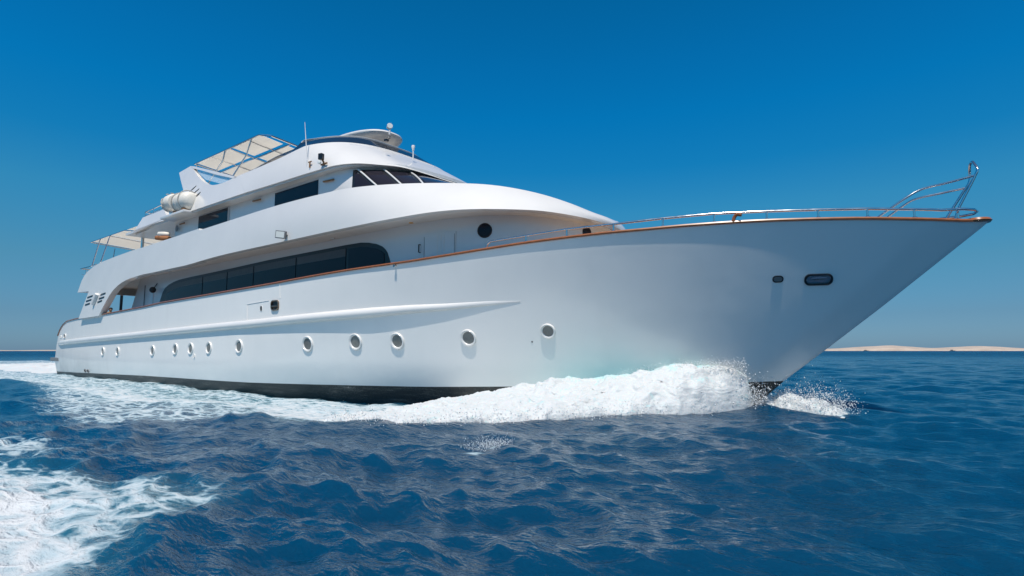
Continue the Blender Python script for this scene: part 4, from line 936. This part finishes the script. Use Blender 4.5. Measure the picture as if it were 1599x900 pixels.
tag(np_mesh('sea', co, F, M['water'], {'foam': fm, 'aerated': aer, 'unresolved': sstep(25, 260, RR)}), kind='structure')
# ------------------------------------------------------------------ lumpy noise for foam (value noise, several octaves)
TAB = nrs.rand(256, 256)
def vnoise(x, y):
    xi = np.floor(x).astype(int); yi = np.floor(y).astype(int); fx = x-xi; fy_ = y-yi; fx = fx*fx*(3-2*fx); fy_ = fy_*fy_*(3-2*fy_)
    a = TAB[xi % 256, yi % 256]; b_ = TAB[(xi+1) % 256, yi % 256]; c = TAB[xi % 256, (yi+1) % 256]; d = TAB[(xi+1) % 256, (yi+1) % 256]
    return (a*(1-fx)+b_*fx)*(1-fy_)+(c*(1-fx)+d*fx)*fy_
def fbm(x, y, s, o=5, billow=False):
    t_ = 0; a = 1; n = 0
    for i in range(o):
        v_ = vnoise(x*s+17.3*i, y*s-9.1*i); v_ = np.abs(2*v_-1) if billow else v_; t_ = t_+a*v_; n += a; a *= .52; s *= 2.07
    return t_/n
# ------------------------------------------------------------------ bow wave (thick bank of white water thrown off the bow)
tp_px = [(1166, 585), (1150, 566), (1100, 566), (1050, 570), (1000, 579), (970, 586), (950, 590), (915, 597), (870, 606), (830, 612), (780, 616), (740, 617), (700, 622), (660, 627), (600, 634), (560, 637)]
tp = [on_hull(x, y)[0] for x, y in tp_px]; tp = [(float(p.x), float(p.z)) for p in tp][::-1]
tpx = [a for a, b_ in tp]; tpz = [b_-WL for a, b_ in tp]
xs = np.arange(23.0, 35.0, .028); qs = np.linspace(-.12, 1.12, 230)
XS, QS = np.meshgrid(xs, qs, indexing='ij')
hy = hull_y(XS); oy = outer_y(XS); wdt = np.abs(oy-hy)
oyn = oy-.30*(fbm(XS, XS*0+3, 1.1, 4)-.5)*2
YS = hy+(oyn-hy)*QS
Hh = np.interp(XS, tpx, tpz, left=-.1, right=.2)
Hh = Hh*(.78+.16*fbm(XS, XS*0+9.7, 1.6, 4))
q = np.clip(QS, 0, 1)
end = np.interp(XS, [23, 26.5, 28.8, 30.2, 31], [0, .0, .35, .85, 1])       # thickness of the outer roll grows from aft
roll = np.interp(XS, [23, 27, 28.6, 29.2, 29.9, 31.5, 33, 34.2], [0, .05, .10, .26, .36, .38, .40, .36])*(.75+.5*fbm(XS, QS*wdt, .9, 3))
prof = Hh*(1-q)**1.15+roll*np.sqrt(np.clip(1-np.clip((q-.35)/.65, 0, 1)**2.6, 0, 1))*sstep(-.05, .4, q)
lump = fbm(XS, YS, 1.6, 6, True); fine = fbm(XS+5, YS+9, 7, 4, True)
thick = prof+(lump-.38)*.26*(.3+prof)*(.25+.75*sstep(0, .45, q))+(fine-.3)*.055
ragx = fbm(XS*1.0, YS*1.0, 2.2, 5)
cov = np.minimum(np.minimum((1.0-QS)*wdt/.25, (XS-23.5)/1.2), (34.25-XS)/.12)
vis = cov+(ragx-.5)*2.5-np.where(XS < 28.7, (28.7-XS)*.55, 0)-np.where((QS > .55) & (XS < 29.4), .9, 0)
ZS = WL-.12+ship_waves(XS, YS)*.9+np.where(vis > .0, thick*sstep(0, .5, np.clip(vis, 0, 1)+.15), -.3)
n2 = (fbm(XS+40, YS, 3.2, 4)-.5)*.30; n3 = (fbm(XS, YS+70, 3.2, 4)-.5)*.30
co = np.stack([XS+n3*.6, YS-n2*.9-(.25*prof*(q > .1)), ZS], -1).reshape(-1, 3)
Fq = grid_faces(len(xs), len(qs)); zz_ = (vis > -.15).reshape(-1); keep = zz_[Fq].all(1); 
teal = (sstep(.5, .0, q)*.52*np.interp(XS, [26, 30, 31.5, 33, 34.3], [.1, .35, .9, .9, .3])).reshape(-1)
bw = np_mesh('bow_wave', co, Fq[keep], M['foam'], {'teal': teal})
tag(bw, kind='stuff')
# port side: the same wave, mirrored, seen ahead of the stem as a low splash
cs = co.copy(); cs[:, 1] *= -1
# splash thrown ahead of the stem on the far side
u = np.linspace(0, 1, 130); v = np.linspace(0, 1, 60); U_, V_ = np.meshgrid(u, v, indexing='ij')
PX = 34.15+1.85*U_; PY = .05-.35*U_+(V_-.25)*1.2*(.4+.6*U_)
hgt = (.10+.34*np.sin(np.clip(U_*.9+.18, 0, 1)*math.pi)**.8)*np.sin(V_*math.pi)**.7*(.5+1.0*fbm(PX, PY, 4, 5, True))
e_ = np.minimum(np.minimum(U_, 1-U_)*6, np.minimum(V_, 1-V_)*4)+(fbm(PX, PY, 5, 4)-.5)*1.4
co2 = np.stack([PX, PY, WL+.0+.04*U_+hgt*.95*sstep(0, .6, e_)], -1).reshape(-1, 3); F2 = grid_faces(130, 60)[:, ::-1]; k2 = (e_ > -.05).reshape(-1)[F2].all(1)
tag(np_mesh('bow_splash', co2, F2[k2], M['foam'], {'teal': np.zeros(len(co2))}), kind='stuff')
# stern wake: raised churned white water behind the transom
xs3 = np.arange(-45, -1.2, .12); ys3 = np.arange(-5.2, 5.2, .12); A_, B_ = np.meshgrid(xs3, ys3, indexing='ij')
hk_ = np.interp(A_, [-45, -25, -12, -4, -1.2], [.0, .25, .45, .55, .3])*np.exp(-(np.abs(B_)/3.6)**4)*(.6+.9*fbm(A_, B_, .8, 5, True))
co3 = np.stack([A_, B_, WL-.15+hk_*1.25], -1).reshape(-1, 3); F3 = grid_faces(len(xs3), len(ys3))[:, ::-1]
tag(np_mesh('stern_wake', co3, F3, M['foam'], {'teal': np.zeros(len(co3))}), kind='stuff')
# ------------------------------------------------------------------ spray droplets
dv = []; df = []
OCT = np.array([(1, 0, 0), (-1, 0, 0), (0, 1, 0), (0, -1, 0), (0, 0, 1), (0, 0, -1)], float)
OF = np.array([(0, 2, 4), (2, 1, 4), (1, 3, 4), (3, 0, 4), (2, 0, 5), (1, 2, 5), (3, 1, 5), (0, 3, 5)])
def drop(c, r): dv.append(np.array(c)+OCT*r*np.array([1, 1, nrs.uniform(.8, 1.8)])); df.append(OF+6*len(df))
def topz_(x): return WL+float(np.interp(x, tpx, tpz))
for i in range(4200):                      # along the crest by the hull and the leading edge
    x = 34.3-abs(nrs.normal(0, 1))*1.6; 
    if x < 27: continue
    h0 = -float(hull_y(np.array(x))); z = topz_(min(x, 34))*nrs.uniform(.75, 1.0)+abs(nrs.normal(0, .05)); y = -half(min(x, 34.2), max(.3, min(z, 1.6)))-abs(nrs.normal(0, .18))-.02
    drop((x, y, z), nrs.uniform(.0025, .006)+.008*nrs.rand()**6)
for i in range(3800):                      # burst at the stem
    x = 34.15+nrs.normal(0, .22); y = -.15-abs(nrs.normal(0, .3)); z = WL+.15+abs(nrs.normal(0, .33))
    drop((x, y, z), nrs.uniform(.003, .007)+.012*nrs.rand()**5)
for i in range(3600):                      # fan over the far splash
    u_ = nrs.beta(2.2, 1.6); x = 34.2+1.85*u_+nrs.normal(0, .13); y = .1-.3*u_+nrs.normal(0, .22); z = WL+.1+abs(nrs.normal(0, .24))*(1.3-u_*.5)
    drop((x, y, z), nrs.uniform(.003, .007)+.01*nrs.rand()**5)
for i in range(9000):                      # fine mist over the crest
    x = 34.2-abs(nrs.normal(0, 1))*1.9
    if x < 28.5: continue
    z = topz_(min(x, 34))*nrs.uniform(.6, 1.0)+abs(nrs.normal(0, .07)); drop((x, -half(min(x, 34.2), max(.3, min(z, 1.6)))-abs(nrs.normal(0, .35))-.02, z), nrs.uniform(.0012, .003))
for i in range(2600):                      # outer edge
    x = nrs.uniform(29.2, 34); y = float(outer_y(np.array(x)))-nrs.normal(0, .16); drop((x, y, WL+.05+abs(nrs.normal(0, .13))), nrs.uniform(.004, .012))
for i in range(900):
    x = 32.6+nrs.beta(2, 1.2)*.5; y = -7.75+nrs.beta(2, 1)*.8; drop((x, y, WL+.06+abs(nrs.normal(0, .05))), nrs.uniform(.002, .006))
drm = mat('water_drops', (.7, .72, .73), .3, spec=.5)
tag(np_mesh('spray', np.concatenate(dv), np.concatenate(df), drm, {}, True), kind='stuff')
# ================================================================== FAR SHORE
def hills():
    ang = np.linspace(math.radians(-75), math.radians(75), 700); R0 = 5200; rows = []
    def prof(pxx):
        h = 2.2
        for c, w_, a in ((1360, 60, 6.0), (1400, 45, 5.5), (1445, 60, 1.5), (1500, 45, 4.0), (1545, 50, 5.5), (1590, 70, 2.0), (1300, 60, 1.5)): h += a*math.exp(-((pxx-c)/w_)**2)
        return h
    for j, (dr, hf) in enumerate(((0, -.3), (10, .22), (120, .55), (260, .85), (420, 1.0), (900, .6))):
        r = []
        for i, a in enumerate(ang):
            pxx = 799.5+math.tan(a)*893; h = prof(pxx)*R0/893/math.cos(a)*1.0
            h *= .62*(.93+.12*float(fbm(np.array(a*60), np.array(j*.7), 1.0, 4)))
            if pxx < 700: h = (1.5+.3*math.sin(a*90))*R0/893/math.cos(a)*.8
            Rr = (R0+dr)/math.cos(a)**.3
            az_ = base-a; r.append((cxy[0]+Rr*math.cos(az_), cxy[1]+Rr*math.sin(az_), WL+h*hf*math.cos(a)))
        rows.append(r)
    o = MB().grid(rows).build('hills', M['sand'], None, smooth=60); tag(o, kind='structure')
hills()
def far_boat(px, R_, L_, lab):
    d = ray(px, 548); h = np.array([d[0], d[1]]); h /= np.linalg.norm(h); c = cxy+h*R_; t_ = np.array([h[1], -h[0]])
    root = tag(empty('distant_boat', (c[0], c[1], WL)), lab, 'boat', None); X_ = Vector((t_[0], t_[1], 0)); Yv = Vector((h[0], h[1], 0))
    def pt(a, b_, z): v_ = X_*a+Yv*b_; return (v_.x, v_.y, z)
    L2 = L_/2
    MB().grid([[pt(-L2, -1, 1.4), pt(0, -2.2, 1.3), pt(L2*.7, -1.6, 1.8), pt(L2*1.1, 0, 2.6), pt(L2*.7, 1.6, 1.8), pt(0, 2.2, 1.3), pt(-L2, 1, 1.4)], [pt(-L2*.95, -.8, -.3), pt(0, -1.6, -.3), pt(L2*.6, -1, -.3), pt(L2*.85, 0, -.3), pt(L2*.6, 1, -.3), pt(0, 1.6, -.3), pt(-L2*.95, .8, -.3)]], True).build('boat_hull', far_m, root)
    R3_ = Matrix((X_, Yv, Vector((0, 0, 1)))).transposed()
    MB().rbox(pt(-L2*.15, 0, 3.0), (L2*.5, 1.4, 1.4), .4, R3_).build('cabin', far_m, root)
    MB().tube([pt(0, 0, 4), pt(0, 0, 8)], .15).build('mast', far_m, root)
far_m = mat('dark_far_paint', (.06, .09, .12), .6)
far_boat(1487, 2300, 15, 'tiny dark boat on the horizon before the right hand sandy hill')
far_boat(1352, 2600, 18, 'low dark boat on the horizon nearest the yacht bow, below the left sandy hill')
